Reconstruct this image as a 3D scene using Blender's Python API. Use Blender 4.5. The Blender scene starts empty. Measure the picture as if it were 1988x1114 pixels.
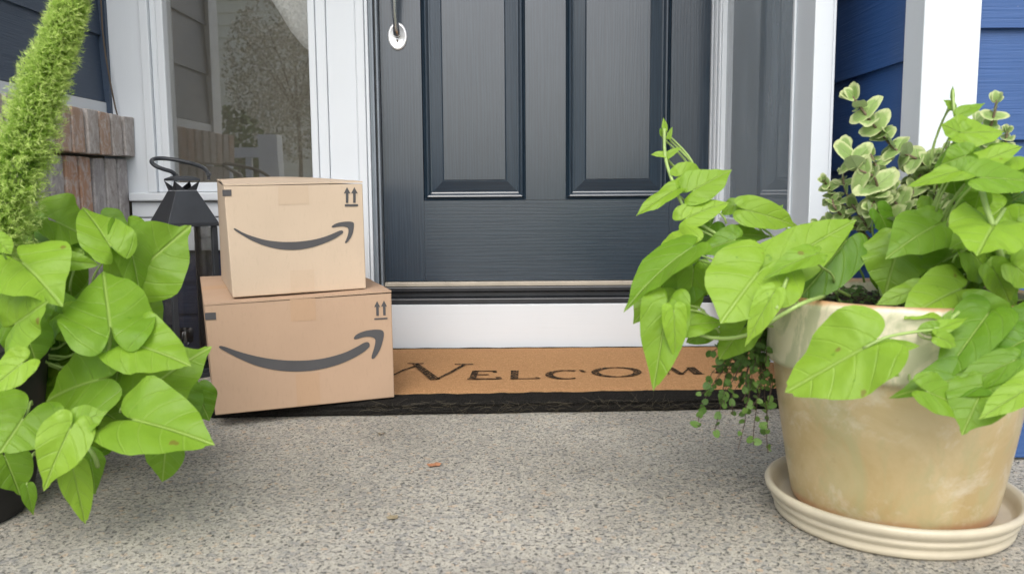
import bpy, bmesh, math, random
from mathutils import Vector, Matrix, noise
random.seed(7)
R_ = math.radians
scene = bpy.context.scene
# ---------------------------------------------------------------- camera
FPX = 1650.0; PITCH = math.atan(192/FPX); ROLL = R_(.4)
CAM = Vector((0, -2.395, .465))
fw = Vector((0, math.cos(PITCH), -math.sin(PITCH)))
_r = Vector((1, 0, 0)); _u = Vector((0, math.sin(PITCH), math.cos(PITCH)))
rt = _r*math.cos(ROLL) - _u*math.sin(ROLL); up = _u*math.cos(ROLL) + _r*math.sin(ROLL)
cam = bpy.data.objects.new('camera', bpy.data.cameras.new('camera'))
scene.collection.objects.link(cam); scene.camera = cam
cam.matrix_world = Matrix(((rt.x, up.x, -fw.x, CAM.x), (rt.y, up.y, -fw.y, CAM.y), (rt.z, up.z, -fw.z, CAM.z), (0, 0, 0, 1)))
cam.data.sensor_width = 36; cam.data.lens = FPX/1988*36
cam.data.clip_start = .05; cam.data.clip_end = 500
cam.data.dof.use_dof = True; cam.data.dof.focus_distance = 1.95; cam.data.dof.aperture_fstop = 7
# ---------------------------------------------------------------- light
SUN_EL = 46; SUN_AZ = 186      # azimuth the light comes from: behind the camera
world = bpy.data.worlds.new('World'); scene.world = world; world.use_nodes = True
wn = world.node_tree; bg = wn.nodes['Background']
sky = wn.nodes.new('ShaderNodeTexSky'); sky.sky_type = 'NISHITA'; sky.sun_disc = False
sky.sun_elevation = R_(SUN_EL); sky.sun_rotation = R_(SUN_AZ); sky.air_density = 1.0; sky.dust_density = 3.0; sky.ozone_density = 1
hs = wn.nodes.new('ShaderNodeHueSaturation'); hs.inputs['Saturation'].default_value = .5     # overcast: a nearly white sky
wn.links.new(sky.outputs[0], hs.inputs['Color']); wn.links.new(hs.outputs[0], bg.inputs['Color'])
bg.inputs['Strength'].default_value = .15
sl = bpy.data.lights.new('sun', 'SUN'); sl.energy = .85; sl.angle = R_(55); sl.color = (1, .985, .965)
sun = bpy.data.objects.new('sun', sl); scene.collection.objects.link(sun)
a = R_(SUN_AZ); d = Vector((math.sin(a)*math.cos(R_(SUN_EL)), math.cos(a)*math.cos(R_(SUN_EL)), math.sin(R_(SUN_EL))))
sun.rotation_euler = d.to_track_quat('Z', 'Y').to_euler()
scene.view_settings.view_transform = 'Standard'; scene.view_settings.look = 'None'
scene.view_settings.exposure = .86; scene.view_settings.gamma = 1
scene.render.engine = 'CYCLES'
scene.cycles.max_bounces = 10; scene.cycles.transparent_max_bounces = 16
# ---------------------------------------------------------------- points seen along a pixel's ray, at a real distance
def ray(px, py): return fw + rt*((px-994)/FPX) - up*((py-557)/FPX)
def atY(px, py, y): v = ray(px, py); return CAM + v*((y-CAM.y)/v.y)
def atZ(px, py, z): v = ray(px, py); return CAM + v*((z-CAM.z)/v.z)
def at(px, py, dist): return atY(px, py, CAM.y+dist)
# ---------------------------------------------------------------- helpers
def link(o): scene.collection.objects.link(o); return o
class MB:
    def __init__(s): s.v = []; s.f = []; s.m = []; s.uv = {}; s.rn = []; s.cur = 0
    def vert(s, p): s.v.append(tuple(p)); return len(s.v)-1
    def face(s, idx, m=None): s.f.append(tuple(idx)); s.m.append(s.cur if m is None else m)
    def poly(s, pts, m=None): s.face([s.vert(p) for p in pts], m)
    def hexa(s, c, m=None):       # c: 8 corners, bottom ccw then top ccw
        i = [s.vert(p) for p in c]
        for q in ((3,2,1,0),(4,5,6,7),(0,1,5,4),(1,2,6,5),(2,3,7,6),(3,0,4,7)): s.face([i[k] for k in q], m)
    def box(s, x0, x1, y0, y1, z0, z1, m=None):
        s.hexa([(x0,y0,z0),(x1,y0,z0),(x1,y1,z0),(x0,y1,z0),(x0,y0,z1),(x1,y0,z1),(x1,y1,z1),(x0,y1,z1)], m)
    def tube(s, pts, r, n=6, m=None, cap=True):
        pts = [Vector(p) for p in pts]; rings = []
        rr = r if isinstance(r, (list, tuple)) else [r]*len(pts)
        ref = Vector((.13, .31, .94))
        for k, p in enumerate(pts):
            t = (pts[min(k+1, len(pts)-1)] - pts[max(k-1, 0)])
            t = t.normalized() if t.length > 1e-9 else Vector((0, 0, 1))
            a_ = t.cross(ref)
            if a_.length < .05: a_ = t.cross(Vector((1, 0, 0)))
            a_.normalize(); b_ = t.cross(a_)
            rings.append([s.vert(p + (a_*math.cos(2*math.pi*j/n) + b_*math.sin(2*math.pi*j/n))*rr[k]) for j in range(n)])
        for k in range(len(rings)-1):
            for j in range(n): s.face((rings[k][j], rings[k][(j+1) % n], rings[k+1][(j+1) % n], rings[k+1][j]), m)
        if cap: s.face(rings[0][::-1], m); s.face(rings[-1], m)
    def lathe(s, prof, c, n=64, m=None):
        rings = [[s.vert((c[0]+r*math.cos(2*math.pi*j/n), c[1]+r*math.sin(2*math.pi*j/n), c[2]+z)) for j in range(n)] for r, z in prof]
        for k in range(len(rings)-1):
            for j in range(n): s.face((rings[k][j], rings[k][(j+1) % n], rings[k+1][(j+1) % n], rings[k+1][j]), m)
    def build(s, name, mats, parent=None, smooth=False, bevel=0, auto=False):
        me = bpy.data.meshes.new(name); me.from_pydata(s.v, [], s.f)
        mats = mats if isinstance(mats, (list, tuple)) else [mats]
        for m in mats: me.materials.append(m)
        me.polygons.foreach_set('material_index', s.m)
        if smooth: me.polygons.foreach_set('use_smooth', [True]*len(s.f))
        if s.uv:
            l = me.uv_layers.new(name='UVMap')
            for lp in me.loops: l.data[lp.index].uv = s.uv.get(lp.vertex_index, (0, 0))
        if s.rn:
            at_ = me.attributes.new('rnd', 'FLOAT', 'POINT'); at_.data.foreach_set('value', s.rn + [0.0]*(len(s.v)-len(s.rn)))
        me.update()
        o = link(bpy.data.objects.new(name, me)); o.parent = parent
        if bevel:
            b = o.modifiers.new('bevel', 'BEVEL'); b.width = bevel; b.segments = 2; b.limit_method = 'ANGLE'; b.angle_limit = R_(40)
            b.harden_normals = False
        return o
def thing(name, label, cat, loc=(0,0,0), group=None):
    o = link(bpy.data.objects.new(name, None)); o.empty_display_size = .05
    o['label'] = label; o['category'] = cat
    if group: o['group'] = group
    return o
def tag(o, label, cat, group=None):
    o['label'] = label; o['category'] = cat
    if group: o['group'] = group
    return o
# ---------------------------------------------------------------- materials
class NT:
    def __init__(s, name):
        s.m = bpy.data.materials.new(name); s.m.use_nodes = True; s.t = s.m.node_tree
        s.b = s.t.nodes['Principled BSDF']; s.out = s.t.nodes['Material Output']
        s.tc = s.t.nodes.new('ShaderNodeTexCoord')
    def n(s, typ, **k):
        nd = s.t.nodes.new('ShaderNode'+typ)
        for a_, b_ in k.items():
            if hasattr(nd, a_): setattr(nd, a_, b_)
        return nd
    def l(s, a_, b_): s.t.links.new(a_, b_)
    def mapping(s, scale, src='Object', rot=(0,0,0)):
        mp = s.n('Mapping'); mp.inputs['Scale'].default_value = scale; mp.inputs['Rotation'].default_value = rot
        s.l(s.tc.outputs[src], mp.inputs['Vector']); return mp.outputs[0]
    def noise(s, scale, detail=4, rough=.55, vec=None, dist=0):
        nd = s.n('TexNoise'); nd.inputs['Scale'].default_value = scale; nd.inputs['Detail'].default_value = detail
        nd.inputs['Roughness'].default_value = rough; nd.inputs['Distortion'].default_value = dist
        s.l(vec if vec else s.tc.outputs['Object'], nd.inputs['Vector']); return nd.outputs['Fac']
    def ramp(s, fac, stops, interp='LINEAR'):
        nd = s.n('ValToRGB'); cr = nd.color_ramp; cr.interpolation = interp
        while len(cr.elements) < len(stops): cr.elements.new(.5)
        for e, (p, c) in zip(cr.elements, stops):
            e.position = p; e.color = (*c, 1) if isinstance(c, (tuple, list)) else (c, c, c, 1)
        s.l(fac, nd.inputs[0]); return nd.outputs[0]
    def mix(s, fac, c1, c2, mode='MIX'):
        nd = s.n('Mix'); nd.data_type = 'RGBA'; nd.blend_type = mode
        for sock, v in ((nd.inputs[0], fac), (nd.inputs[6], c1), (nd.inputs[7], c2)):
            if isinstance(v, (int, float)): sock.default_value = v
            elif isinstance(v, (tuple, list)): sock.default_value = (*v, 1)
            else: s.l(v, sock)
        return nd.outputs[2]
    def math(s, op, a_, b_=0.0, c_=None):
        nd = s.n('Math'); nd.operation = op
        for k, v in enumerate((a_, b_, c_)):
            if v is None: continue
            if isinstance(v, (int, float)): nd.inputs[k].default_value = v
            else: s.l(v, nd.inputs[k])
        return nd.outputs[0]
    def bump(s, h, strength=.3, dist=.002, prev=None):
        nd = s.n('Bump'); nd.inputs['Strength'].default_value = strength; nd.inputs['Distance'].default_value = dist
        s.l(h, nd.inputs['Height'])
        if prev: s.l(prev, nd.inputs['Normal'])
        return nd.outputs[0]
    def done(s, col=None, rough=None, normal=None, metal=0, spec=None, coat=0):
        if col is not None:
            if isinstance(col, (tuple, list)): s.b.inputs['Base Color'].default_value = (*col, 1)
            else: s.l(col, s.b.inputs['Base Color'])
        if rough is not None:
            if isinstance(rough, (int, float)): s.b.inputs['Roughness'].default_value = rough
            else: s.l(rough, s.b.inputs['Roughness'])
        if normal: s.l(normal, s.b.inputs['Normal'])
        s.b.inputs['Metallic'].default_value = metal
        if spec is not None: s.b.inputs['Specular IOR Level'].default_value = spec
        if coat: s.b.inputs['Coat Weight'].default_value = coat; s.b.inputs['Coat Roughness'].default_value = .15
        return s.m

def m_concrete():
    t = NT('exposed aggregate concrete')
    sp = t.noise(185, 2, .5, dist=.6); sp2 = t.noise(330, 2, .5)
    v = t.n('TexVoronoi'); v.inputs['Scale'].default_value = 150; t.l(t.tc.outputs['Object'], v.inputs['Vector'])
    sc = t.n('SeparateColor'); t.l(v.outputs['Color'], sc.inputs[0])
    stone = t.ramp(sc.outputs[0], [(0, (.36, .355, .33)), (.3, (.48, .45, .385)), (.75, (.56, .525, .44)), (.93, (.62, .575, .48)), (1, (.60, .47, .34))])
    dark = t.ramp(sp, [(.37, 1.0), (.45, 0.0)])
    d2 = t.ramp(sp2, [(.34, .8), (.43, 0.0)])
    col = t.mix(t.math('MAXIMUM', dark, d2), stone, (.14, .135, .12))
    col = t.mix(t.ramp(t.noise(240, 1), [(.68, 0.0), (.73, .8)]), col, (.74, .72, .66))
    st = t.ramp(t.noise(2.6, 5, .6), [(.32, .62), (.68, .93)])
    col = t.mix(1, col, st, 'MULTIPLY')
    col = t.mix(t.ramp(t.noise(9, 5, .7, dist=1), [(.56, 0.0), (.72, .32)]), col, (.30, .28, .24))
    h = t.math('ADD', t.math('SUBTRACT', 1.0, dark), t.math('MULTIPLY', t.noise(420, 2), .4))
    return t.done(col, .8, t.bump(h, .6, .0014), spec=.25)
def m_white(name='white painted trim', col=(.66, .70, .735), grain=(60, 60, 3), dirt=.05):
    t = NT(name)
    g = t.noise(1, 5, .6, t.mapping(grain))
    big = t.noise(5, 5, .6)
    c = t.mix(t.ramp(big, [(.35, 0.0), (.75, dirt*4)]), col, tuple(x*.88 for x in col))
    c = t.mix(t.ramp(t.noise(130, 2), [(.72, 0.0), (.8, dirt*6)]), c, (.42, .41, .38))
    return t.done(c, .42, t.bump(g, .35, .0012), spec=.4)
def m_door(name, scale):
    t = NT(name)
    v = t.mapping(scale)
    g = t.noise(1, 6, .7, v, .35)
    w = t.n('TexWave'); w.bands_direction = 'X' if scale[0] > scale[2] else 'Z'; w.inputs['Scale'].default_value = .22
    w.inputs['Distortion'].default_value = 9; w.inputs['Detail'].default_value = 4; w.inputs['Detail Scale'].default_value = 1.5
    t.l(v, w.inputs['Vector'])
    h = t.math('ADD', g, t.math('MULTIPLY', w.outputs['Fac'], .3))
    col = t.mix(t.ramp(h, [(.5, 0.0), (.95, 1.0)]), (.010, .024, .042), (.019, .039, .062))
    r = t.ramp(t.noise(6, 4), [(.3, .30), (.7, .42)])
    t.b.inputs['Coat IOR'].default_value = 1.6
    m = t.done(col, r, t.bump(h, .42, .0009), spec=.6, coat=.75)
    t.b.inputs['Coat Roughness'].default_value = .20
    return m
def m_siding(name, col, scale=(4, 4, 150), spec=.5, rough=.42):
    t = NT(name)
    g = t.noise(1, 5, .65, t.mapping(scale), .5)
    c = t.mix(t.ramp(t.noise(7, 5), [(.3, 0.0), (.75, .55)]), col, tuple(min(1, x*1.3) for x in col))
    c = t.mix(t.ramp(t.noise(160, 2), [(.76, 0.0), (.8, .5)]), c, (.35, .38, .42))
    return t.done(c, rough, t.bump(g, .8, .0022), spec=spec)
def m_brick():
    t = NT('weathered brick')
    at_ = t.n('Attribute'); at_.attribute_name = 'rnd'
    base = t.ramp(at_.outputs['Fac'], [(0, (.36, .34, .34)), (.25, (.42, .38, .35)), (.45, (.33, .27, .235)), (.55, (.42, .30, .23)), (.8, (.46, .29, .20)), (1, (.48, .25, .16))])
    n1 = t.noise(1, 6, .7, t.mapping((48, 48, 30)), .6)
    c = t.mix(t.ramp(n1, [(.44, 0.0), (.64, .75)]), base, (.58, .56, .55))
    c = t.mix(t.ramp(t.noise(45, 5, .7), [(.54, 0.0), (.78, .7)]), c, (.20, .165, .14))
    n2 = t.noise(160, 4, .7)
    return t.done(c, .9, t.bump(t.math('ADD', n1, n2), .8, .003), spec=.15)
def m_simple(name, col, rough=.5, metal=0, spec=None, bscale=0, bstr=.2, var=0, coat=0, bdist=.001):
    t = NT(name); c = col
    if var: c = t.mix(t.ramp(t.noise(14, 5), [(.3, 0.0), (.7, 1.0)]), tuple(x*(1-var) for x in col), tuple(min(1, x*(1+var)) for x in col))
    nrm = t.bump(t.noise(bscale, 4), bstr, bdist) if bscale else None
    return t.done(c, rough, nrm, metal, spec, coat)
def m_card(name, col):
    t = NT(name)
    f = t.noise(1, 4, .6, t.mapping((260, 260, 60)))
    c = t.mix(t.ramp(t.noise(4, 4), [(.3, 0.0), (.7, 1.0)]), tuple(x*.93 for x in col), tuple(x*1.05 for x in col))
    c = t.mix(t.ramp(f, [(.55, 0.0), (.8, .3)]), c, tuple(x*.72 for x in col))
    h = t.noise(1, 3, .5, t.mapping((14, 14, 5)))
    return t.done(c, .72, t.bump(h, .5, .004, t.bump(f, .12, .0004)), spec=.25)
def m_leaf(name, c_lo, c_hi, vein, under, transl=.35, rough=.42, margin=None):
    t = NT(name)
    uv = t.n('UVMap'); sp = t.n('SeparateXYZ'); t.l(uv.outputs[0], sp.inputs[0])
    u, v = sp.outputs[0], sp.outputs[1]; av = t.math('ABSOLUTE', v)
    r = t.n('Attribute'); r.attribute_name = 'rnd'
    base = t.mix(t.math('ADD', t.math('MULTIPLY', r.outputs['Fac'], .75), t.math('MULTIPLY', t.noise(30, 3), .3)), c_lo, c_hi)
    base = t.mix(t.ramp(t.noise(55, 3, .7), [(.66, 0.0), (.74, .55)]), base, c_lo)
    base = t.mix(t.ramp(t.noise(38, 2), [(.73, 0.0), (.76, .8)]), base, (.20, .15, .03))
    mid = t.ramp(av, [(.008, 1.0), (.03, 0.0)])
    fr = t.math('FRACT', t.math('ADD', t.math('MULTIPLY', t.math('SUBTRACT', u, t.math('ADD', t.math('MULTIPLY', av, .35), t.math('MULTIPLY', t.math('MULTIPLY', av, av), .9))), 3.6), t.math('MULTIPLY', t.noise(14, 2), .35)))
    lat = t.ramp(t.math('ABSOLUTE', t.math('SUBTRACT', fr, .5)), [(.0, 1.0), (.07, 0.0)])
    vn = t.math('MAXIMUM', mid, t.math('MULTIPLY', lat, .32))
    col = t.mix(t.math('MULTIPLY', vn, .55), base, vein)
    if margin:
        rad = t.n('Attribute'); rad.attribute_name = 'edge'
        e = t.math('ADD', rad.outputs['Fac'], t.math('MULTIPLY', t.math('SUBTRACT', t.noise(120, 2), .5), .5))
        col = t.mix(t.ramp(e, [(.70, 0.0), (.88, 1.0)]), col, margin)
    geo = t.n('NewGeometry')
    col = t.mix(t.math('MULTIPLY', geo.outputs['Backfacing'], .75), col, under)
    t.done(col, rough, t.bump(t.math('SUBTRACT', t.noise(24, 4), t.math('MULTIPLY', vn, .5)), .6, .006), spec=.35)
    tr = t.n('BsdfTranslucent'); t.l(t.mix(.5, col, c_hi), tr.inputs['Color'])
    ms = t.n('MixShader'); ms.inputs[0].default_value = transl
    t.l(t.b.outputs[0], ms.inputs[1]); t.l(tr.outputs[0], ms.inputs[2]); t.l(ms.outputs[0], t.out.inputs[0])
    return t.m
def m_glass(name, refl=.3, tint=(.9, .92, .9), rough=.0, haze=0, haze_col=(.8, .82, .84)):
    t = NT(name)
    tr = t.n('BsdfTransparent'); tr.inputs['Color'].default_value = (*tint, 1)
    gl = t.n('BsdfGlossy'); gl.inputs['Roughness'].default_value = rough
    t.l(t.bump(t.noise(3, 2), .02, .01), gl.inputs['Normal'])
    fr = t.n('Fresnel'); fr.inputs['IOR'].default_value = 1.5
    fac = t.math('MINIMUM', t.math('ADD', t.math('MULTIPLY', fr.outputs[0], .9 if refl > .05 else .75), refl), .95)
    ms = t.n('MixShader'); t.l(fac, ms.inputs[0]); t.l(tr.outputs[0], ms.inputs[1]); t.l(gl.outputs[0], ms.inputs[2])
    if haze:  # diffuse veil painted over the pane as pale reflected light
        df = t.n('BsdfDiffuse'); df.inputs['Color'].default_value = (*haze_col, 1); m2 = t.n('MixShader')
        t.l(t.math('MULTIPLY', t.ramp(t.noise(1, 4, .6, t.mapping((9, 9, 2))), [(.3, .6), (.7, 1.15)]), haze), m2.inputs[0])
        t.l(ms.outputs[0], m2.inputs[1]); t.l(df.outputs[0], m2.inputs[2]); t.l(m2.outputs[0], t.out.inputs[0]); return t.m
    t.l(ms.outputs[0], t.out.inputs[0]); return t.m
M = {}
M['concrete'] = m_concrete()
M['white'] = m_white()
M['white_h'] = m_white('white painted board', grain=(4, 60, 90), dirt=.07)
M['door_v'] = m_door('charcoal door paint upright grain', (170, 170, 9))
M['door_h'] = m_door('charcoal door paint level grain', (7, 170, 150))
M['navy_shade'] = m_siding('blue siding with shade in colour', (.034, .055, .092))  # same blue siding; the left wall's shade and grey sheen are in the colour
M['navy'] = m_siding('blue siding', (.028, .080, .225))
M['navy_d'] = m_siding('dark navy siding', (.018, .028, .06))
M['brick'] = m_brick()
M['mortar'] = m_simple('mortar', (.15, .14, .13), .95, bscale=150, bstr=.6, var=.2)
M['grey_metal'] = m_simple('grey door frame paint', (.20, .235, .27), .35, spec=.6, bscale=40, bstr=.08, var=.1)
M['dark_metal'] = m_simple('dark weatherstrip', (.03, .033, .038), .5)
M['bronze'] = m_simple('black threshold', (.022, .025, .03), .35, spec=.6, bscale=90, bstr=.2, var=.3)
M['brass_strip'] = m_simple('pale sweep strip', (.42, .38, .31), .4, var=.15)
M['chrome'] = m_simple('satin nickel', (.62, .64, .66), .22, metal=1)
M['plate'] = m_simple('polished pale nickel plate', (.86, .87, .88), .34, metal=.55)
M['lantern'] = m_simple('black lantern metal', (.028, .032, .038), .5, spec=.5, bscale=60, bstr=.25, var=.25)
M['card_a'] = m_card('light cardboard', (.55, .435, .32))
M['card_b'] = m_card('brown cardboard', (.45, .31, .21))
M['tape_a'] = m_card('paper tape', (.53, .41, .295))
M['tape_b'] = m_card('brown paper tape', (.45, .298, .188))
M['card_in'] = m_simple('cardboard core', (.22, .14, .08), .9)
M['ink'] = m_simple('grey black print', (.075, .073, .075), .6, spec=.3, var=.1)
M['glass'] = m_glass('window glass', .17, (.975, .98, .975), 0, .045, (.72, .68, .58))  # faint beige veil painted in to brighten the pane
M['glass_s'] = m_glass('storm door glass', .34, (.95, .97, .98), 0, .27, (.62, .72, .80))  # pale blue veil painted in for the glass's bright grey sheen
M['glass_l'] = m_glass('lantern glass', .03, (.97, .97, .97))
# ---------------------------------------------------------------- ground
b = MB(); b.box(-5, 5, -4.2, .3, -.25, 0)
o = b.build('porch_floor', M['concrete']); o['kind'] = 'structure'
t = NT('lawn green'); M['lawn'] = t.done(t.ramp(t.noise(6, 6), [(.3, (.05, .09, .02)), (.7, (.11, .16, .04))]), .9, t.bump(t.noise(90, 4), .8, .03))
b = MB(); b.poly([(-90, -120, -.254), (90, -120, -.254), (90, 40, -.254), (-90, 40, -.254)])
o = b.build('ground', M['lawn']); o['kind'] = 'structure'
# ================================================================ HOUSE
house = thing('house', 'blue sided house entry with charcoal door, white trim and brick wainscot behind the parcels', 'house')
XW = -1.11          # left return wall
def siding(b, p0, p1, nrm, zs, ztop, proud=.009):
    """lap siding between two ground points; zs = lower edge of each course"""
    p0 = Vector((*p0, 0)); p1 = Vector((*p1, 0)); n = Vector((*nrm, 0))
    for k, z in enumerate(zs):
        zt = zs[k+1]+.004 if k+1 < len(zs) else ztop
        lo = n*proud; hi = n*.001; Z = Vector((0, 0, 1))
        f = [p0+lo+Z*z, p1+lo+Z*z, p1+hi+Z*zt, p0+hi+Z*zt]
        bk = [p0-n*.012+Z*z, p1-n*.012+Z*z, p1-n*.012+Z*zt, p0-n*.012+Z*zt]
        b.hexa([f[0], f[1], bk[1], bk[0], f[3], f[2], bk[2], bk[3]])
# left return wall: siding, white band, brick wainscot
b = MB(); siding(b, (XW, -.78), (XW, -.035), (1, 0), [.704+.176*k for k in range(10)], 2.5)
b.build('siding_wall', M['navy_shade'], house)['label'] = 'blue lap siding, coloured as if shaded, above the brick wainscot'
b = MB(); b.box(XW-.012, XW+.012, -.78, -.04, .640, .702)
b.build('band_board', M['white_h'], house)
b = MB(); b.box(XW-.02, XW+.022, -.045, -.012, .672, 2.5)
b.build('corner_strip', M['navy_shade'], house)
def brickwall(name, xf, z0, z1, y0, y1, pal, lab, w=.067, j=.011, depth=.075):
    b = MB(); y = y1; rnd = []
    while y > y0:
        ya = y-w+j; r = random.choice(pal)
        n0 = len(b.v)
        e = [random.uniform(-.0025, .0025) for _ in range(4)]
        b.hexa([(xf-depth, ya, z0), (xf+e[0], ya+e[2], z0+e[3]), (xf+e[1], y, z0), (xf-depth, y, z0), (xf-depth, ya, z1), (xf+e[1], ya, z1+e[2]), (xf+e[0], y+e[3], z1+e[1]), (xf-depth, y, z1)])
        rnd += [r]*(len(b.v)-n0)
        y -= w
    b.rn = rnd
    ms = MB(); ms.box(xf-depth-.004, xf-.012, y0, y1, z0+.001, z1-.004)
    o = b.build(name, M['brick'], house, bevel=.003); o['label'] = lab
    m2 = ms.build('mortar', M['mortar'], o)
brickwall('brick_cap', -1.032, .557, .664, -.80, -.034, [.1, .3, .5, .25, .8, .2, .6, .45, .3], 'soldier course of reddish bricks capping the wainscot')
brickwall('brick_wall', -1.056, .332, .549, -.80, -.034, [.0, .05, .1, .2, .02, .15, .1, .85], 'upright grey washed bricks under the cap')
brickwall('brick_wall', -1.056, .10, .325, -.80, -.034, [.0, .05, .3, .85, .1], 'lowest course of upright bricks')
b = MB(); b.box(XW-.02, -1.05, -.79, -.05, 0, .10); b.build('wall_base', M['mortar'], house)
b = MB(); b.box(-3.2, 3.4, -1.32, .05, 2.46, 2.56); b.build('porch_ceiling', M['white'], house)
b = MB(); b.box(-3.2, 3.4, -1.36, -1.3205, 2.40, 2.72); b.build('fascia_board', M['white'], house)
# outer corner of left return and wall beyond it
b = MB(); b.box(XW-.02, XW+.02, -.87, -.78, .664, 2.5); b.box(XW-.1, XW-.02, -.87, -.845, .664, 2.5)
b.build('corner_post', M['white'], house)
b = MB(); siding(b, (-3.2, -.85), (XW-.1, -.85), (0, -1), [.04+.176*k for k in range(14)], 2.5)
b.build('siding_wall', M['navy'], house)
# facade left of the door: sidelight casing, sill, boards, navy siding
b = MB()
b.box(-1.12, -1.085+.085, -.03, .05, .452, 2.5)               # wide left casing
b.box(-.9995, -.975, -.042, .05, .4595, 2.5)
b.box(-.9745, -.958, -.030, .05, .4595, 2.5)
b.build('door_casing', M['white'], house, bevel=.003)
b = MB()
b.box(-.9575, -.937, -.036, .03, .460, 2.5); b.box(-.547, -.528, -.036, .03, .460, 2.5)
b.box(-.9365, -.5475, -.034, .03, .460, .486)
win = b.build('sidelight_window', M['white'], house, bevel=.003)
b = MB(); b.box(-.940, -.544, -.006, -.001, .483, 2.4); b.build('glass', M['glass'], win)
b = MB()
b.box(-.5275, -.500, -.030, .05, .452, 2.5); b.box(-.4995, -.420, -.024, .05, .452, 2.5); b.box(-.4195, -.396, -.034, .05, .15, 2.5); b.box(-.3955,-.386,-.028,.05,.15,2.5)
b.build('door_casing', M['white'], house, bevel=.003)
b = MB(); b.box(-1.05, -.42, -.052, .05, .436, .459); b.build('window_sill', M['white_h'], house, bevel=.004)
b = MB(); b.box(-1.05, -.42, -.034, .05, .392, .4335); b.box(-1.05, -.42, -.030, .05, .298, .3895)
b.build('apron_board', M['white_h'], house, bevel=.002)
b = MB(); siding(b, (-1.05, -.012), (-.385, -.012), (0, -1), [.0, .12, .21], .297); b.build('siding_wall', M['navy_d'], house)['label'] = 'dark navy siding below the sidelight window'
b = MB(); b.box(-.418, -.387, -.031, .05, .0, .149); b.build('trim_block', M['white'], house)
# storm door jamb (grey metal) at left of door
b = MB(); b.box(-.3855, -.378, -.022, .03, .149, 2.3, 0); b.box(-.3778, -.371, -.036, .03, .149, 2.3, 0); b.box(-.3708, -.366, -.026, .03, .149, 2.3, 1); b.box(-.3658, -.3600, -.032, .03, .149, 2.3, 0)
b.build('door_jamb', [M['grey_metal'], M['dark_metal']], house, bevel=.0015)
# right jamb
b = MB(); b.box(.551, .5575, -.010, .04, .149, 2.3); b.box(.5577, .572, -.028, .04, .149, 2.3); b.box(.5722, .605, -.022, .04, .0, 2.3); b.box(.6052, .640, -.030, .04, .0, 2.3); b.box(.6402, .6655, -.022, .04, 0, 2.3)
b.build('door_jamb', M['white'], house, bevel=.002)
# front door
def door():
    y0, y1 = 0.0, .04; zt = 2.23; zp = 1.72
    xs = [-.358, -.245, .041, .152, .442, .550]
    b = MB()
    def slab(x0, x1, z0, z1, m): b.box(x0, x1, y0, y1, z0, z1, m)
    g = .0006
    slab(xs[0], xs[1]-g, .205, zt, 0); slab(xs[4]+g, xs[5], .205, zt, 0)
    slab(xs[1], xs[4], .205, .4315-g, 1); slab(xs[1], xs[4], zp+g, zt, 1)
    slab(xs[2], xs[3], .4315, zp, 0)
    leaf = b.build('front_door', [M['door_v'], M['door_h']], house)
    for (x0, x1) in ((xs[1], xs[2]), (xs[3], xs[4])):
        p = MB(); prof = [(0, 0), (.0015, .007), (.004, .009), (.006, .003), (.010, -.003), (.014, -.001), (.0165, .006), (.0195, .012), (.0225, .013), (.054, .004), (.0562, .0055), (.0575, .0025)]
        ring = []
        for ins, dy in prof:
            ring.append([(x0+ins, y0+dy, .4315+ins), (x1-ins, y0+dy, .4315+ins), (x1-ins, y0+dy, zp-ins), (x0+ins, y0+dy, zp-ins)])
        for k in range(len(ring)-1):
            for j in range(4):
                a0, a1 = ring[k][j], ring[k][(j+1) % 4]; c0, c1 = ring[k+1][j], ring[k+1][(j+1) % 4]
                p.poly([a0, a1, c1, c0], 1 if j in (0, 2) else 0)
        p.poly(ring[-1], 0)
        p.build('panel', [M['door_v'], M['door_h']], leaf)
    # handle
    h = MB(); n = 40; cx, cz = -.309, .879
    rings = []
    for (s_, yy) in ((1, -.0005), (1, -.003), (.93, -.0055), (.80, -.0062), (.76, -.0052), (0.02, -.0070)):
        rings.append([h.vert((cx+.0265*s_*math.cos(2*math.pi*k/n), yy, cz+.0375*s_*math.sin(2*math.pi*k/n))) for k in range(n)])
    for q in range(len(rings)-1):
        for k in range(n): h.face((rings[q][k], rings[q][(k+1) % n], rings[q+1][(k+1) % n], rings[q+1][k]))
    h.face(rings[-1])
    h.build('handle_plate', M['plate'], leaf, smooth=True)
    h = MB(); h.tube([(cx, -.012, cz-.006), (cx, -.006, cz-.014), (cx, -.0065, cz-.016)], [.0025, .0035, .002], 10)
    pts = [(cx, -.006, cz+.004), (cx, -.016, cz+.006), (cx, -.026, cz+.016), (cx, -.033, cz+.034), (cx-.001, -.042, cz+.06), (cx-.001, -.052, cz+.10), (cx, -.055, cz+.15), (cx, -.045, cz+.21), (cx, -.006, cz+.235)]
    h.tube(pts, [.0095, .0105, .0085, .0075, .008, .010, .012, .010, .009], 14)
    h.build('handle', M['chrome'], leaf, smooth=True)
door()
b = MB(); b.box(-.359, .551, -.014, .03, .1905, .2030); b.build('door_sweep', M['brass_strip'], house, bevel=.002)
b = MB(); b.box(-.359, .60, -.022, .03, .176, .1900); b.box(-.359, .60, -.012, .03, .160, .1755); b.box(-.359, .60, -.040, .03, .1435, .1595)
b.build('threshold', M['bronze'], house, bevel=.003)
b = MB(); b.box(-.386, .70, -.045, .03, 0, .1430); b.build('riser_board', M['white_h'], house, bevel=.002)
b = MB(); b.box(.6657, 1.2, -.008, .04, .0, 2.5); b.build('siding_wall', M['navy'], house)
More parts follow.
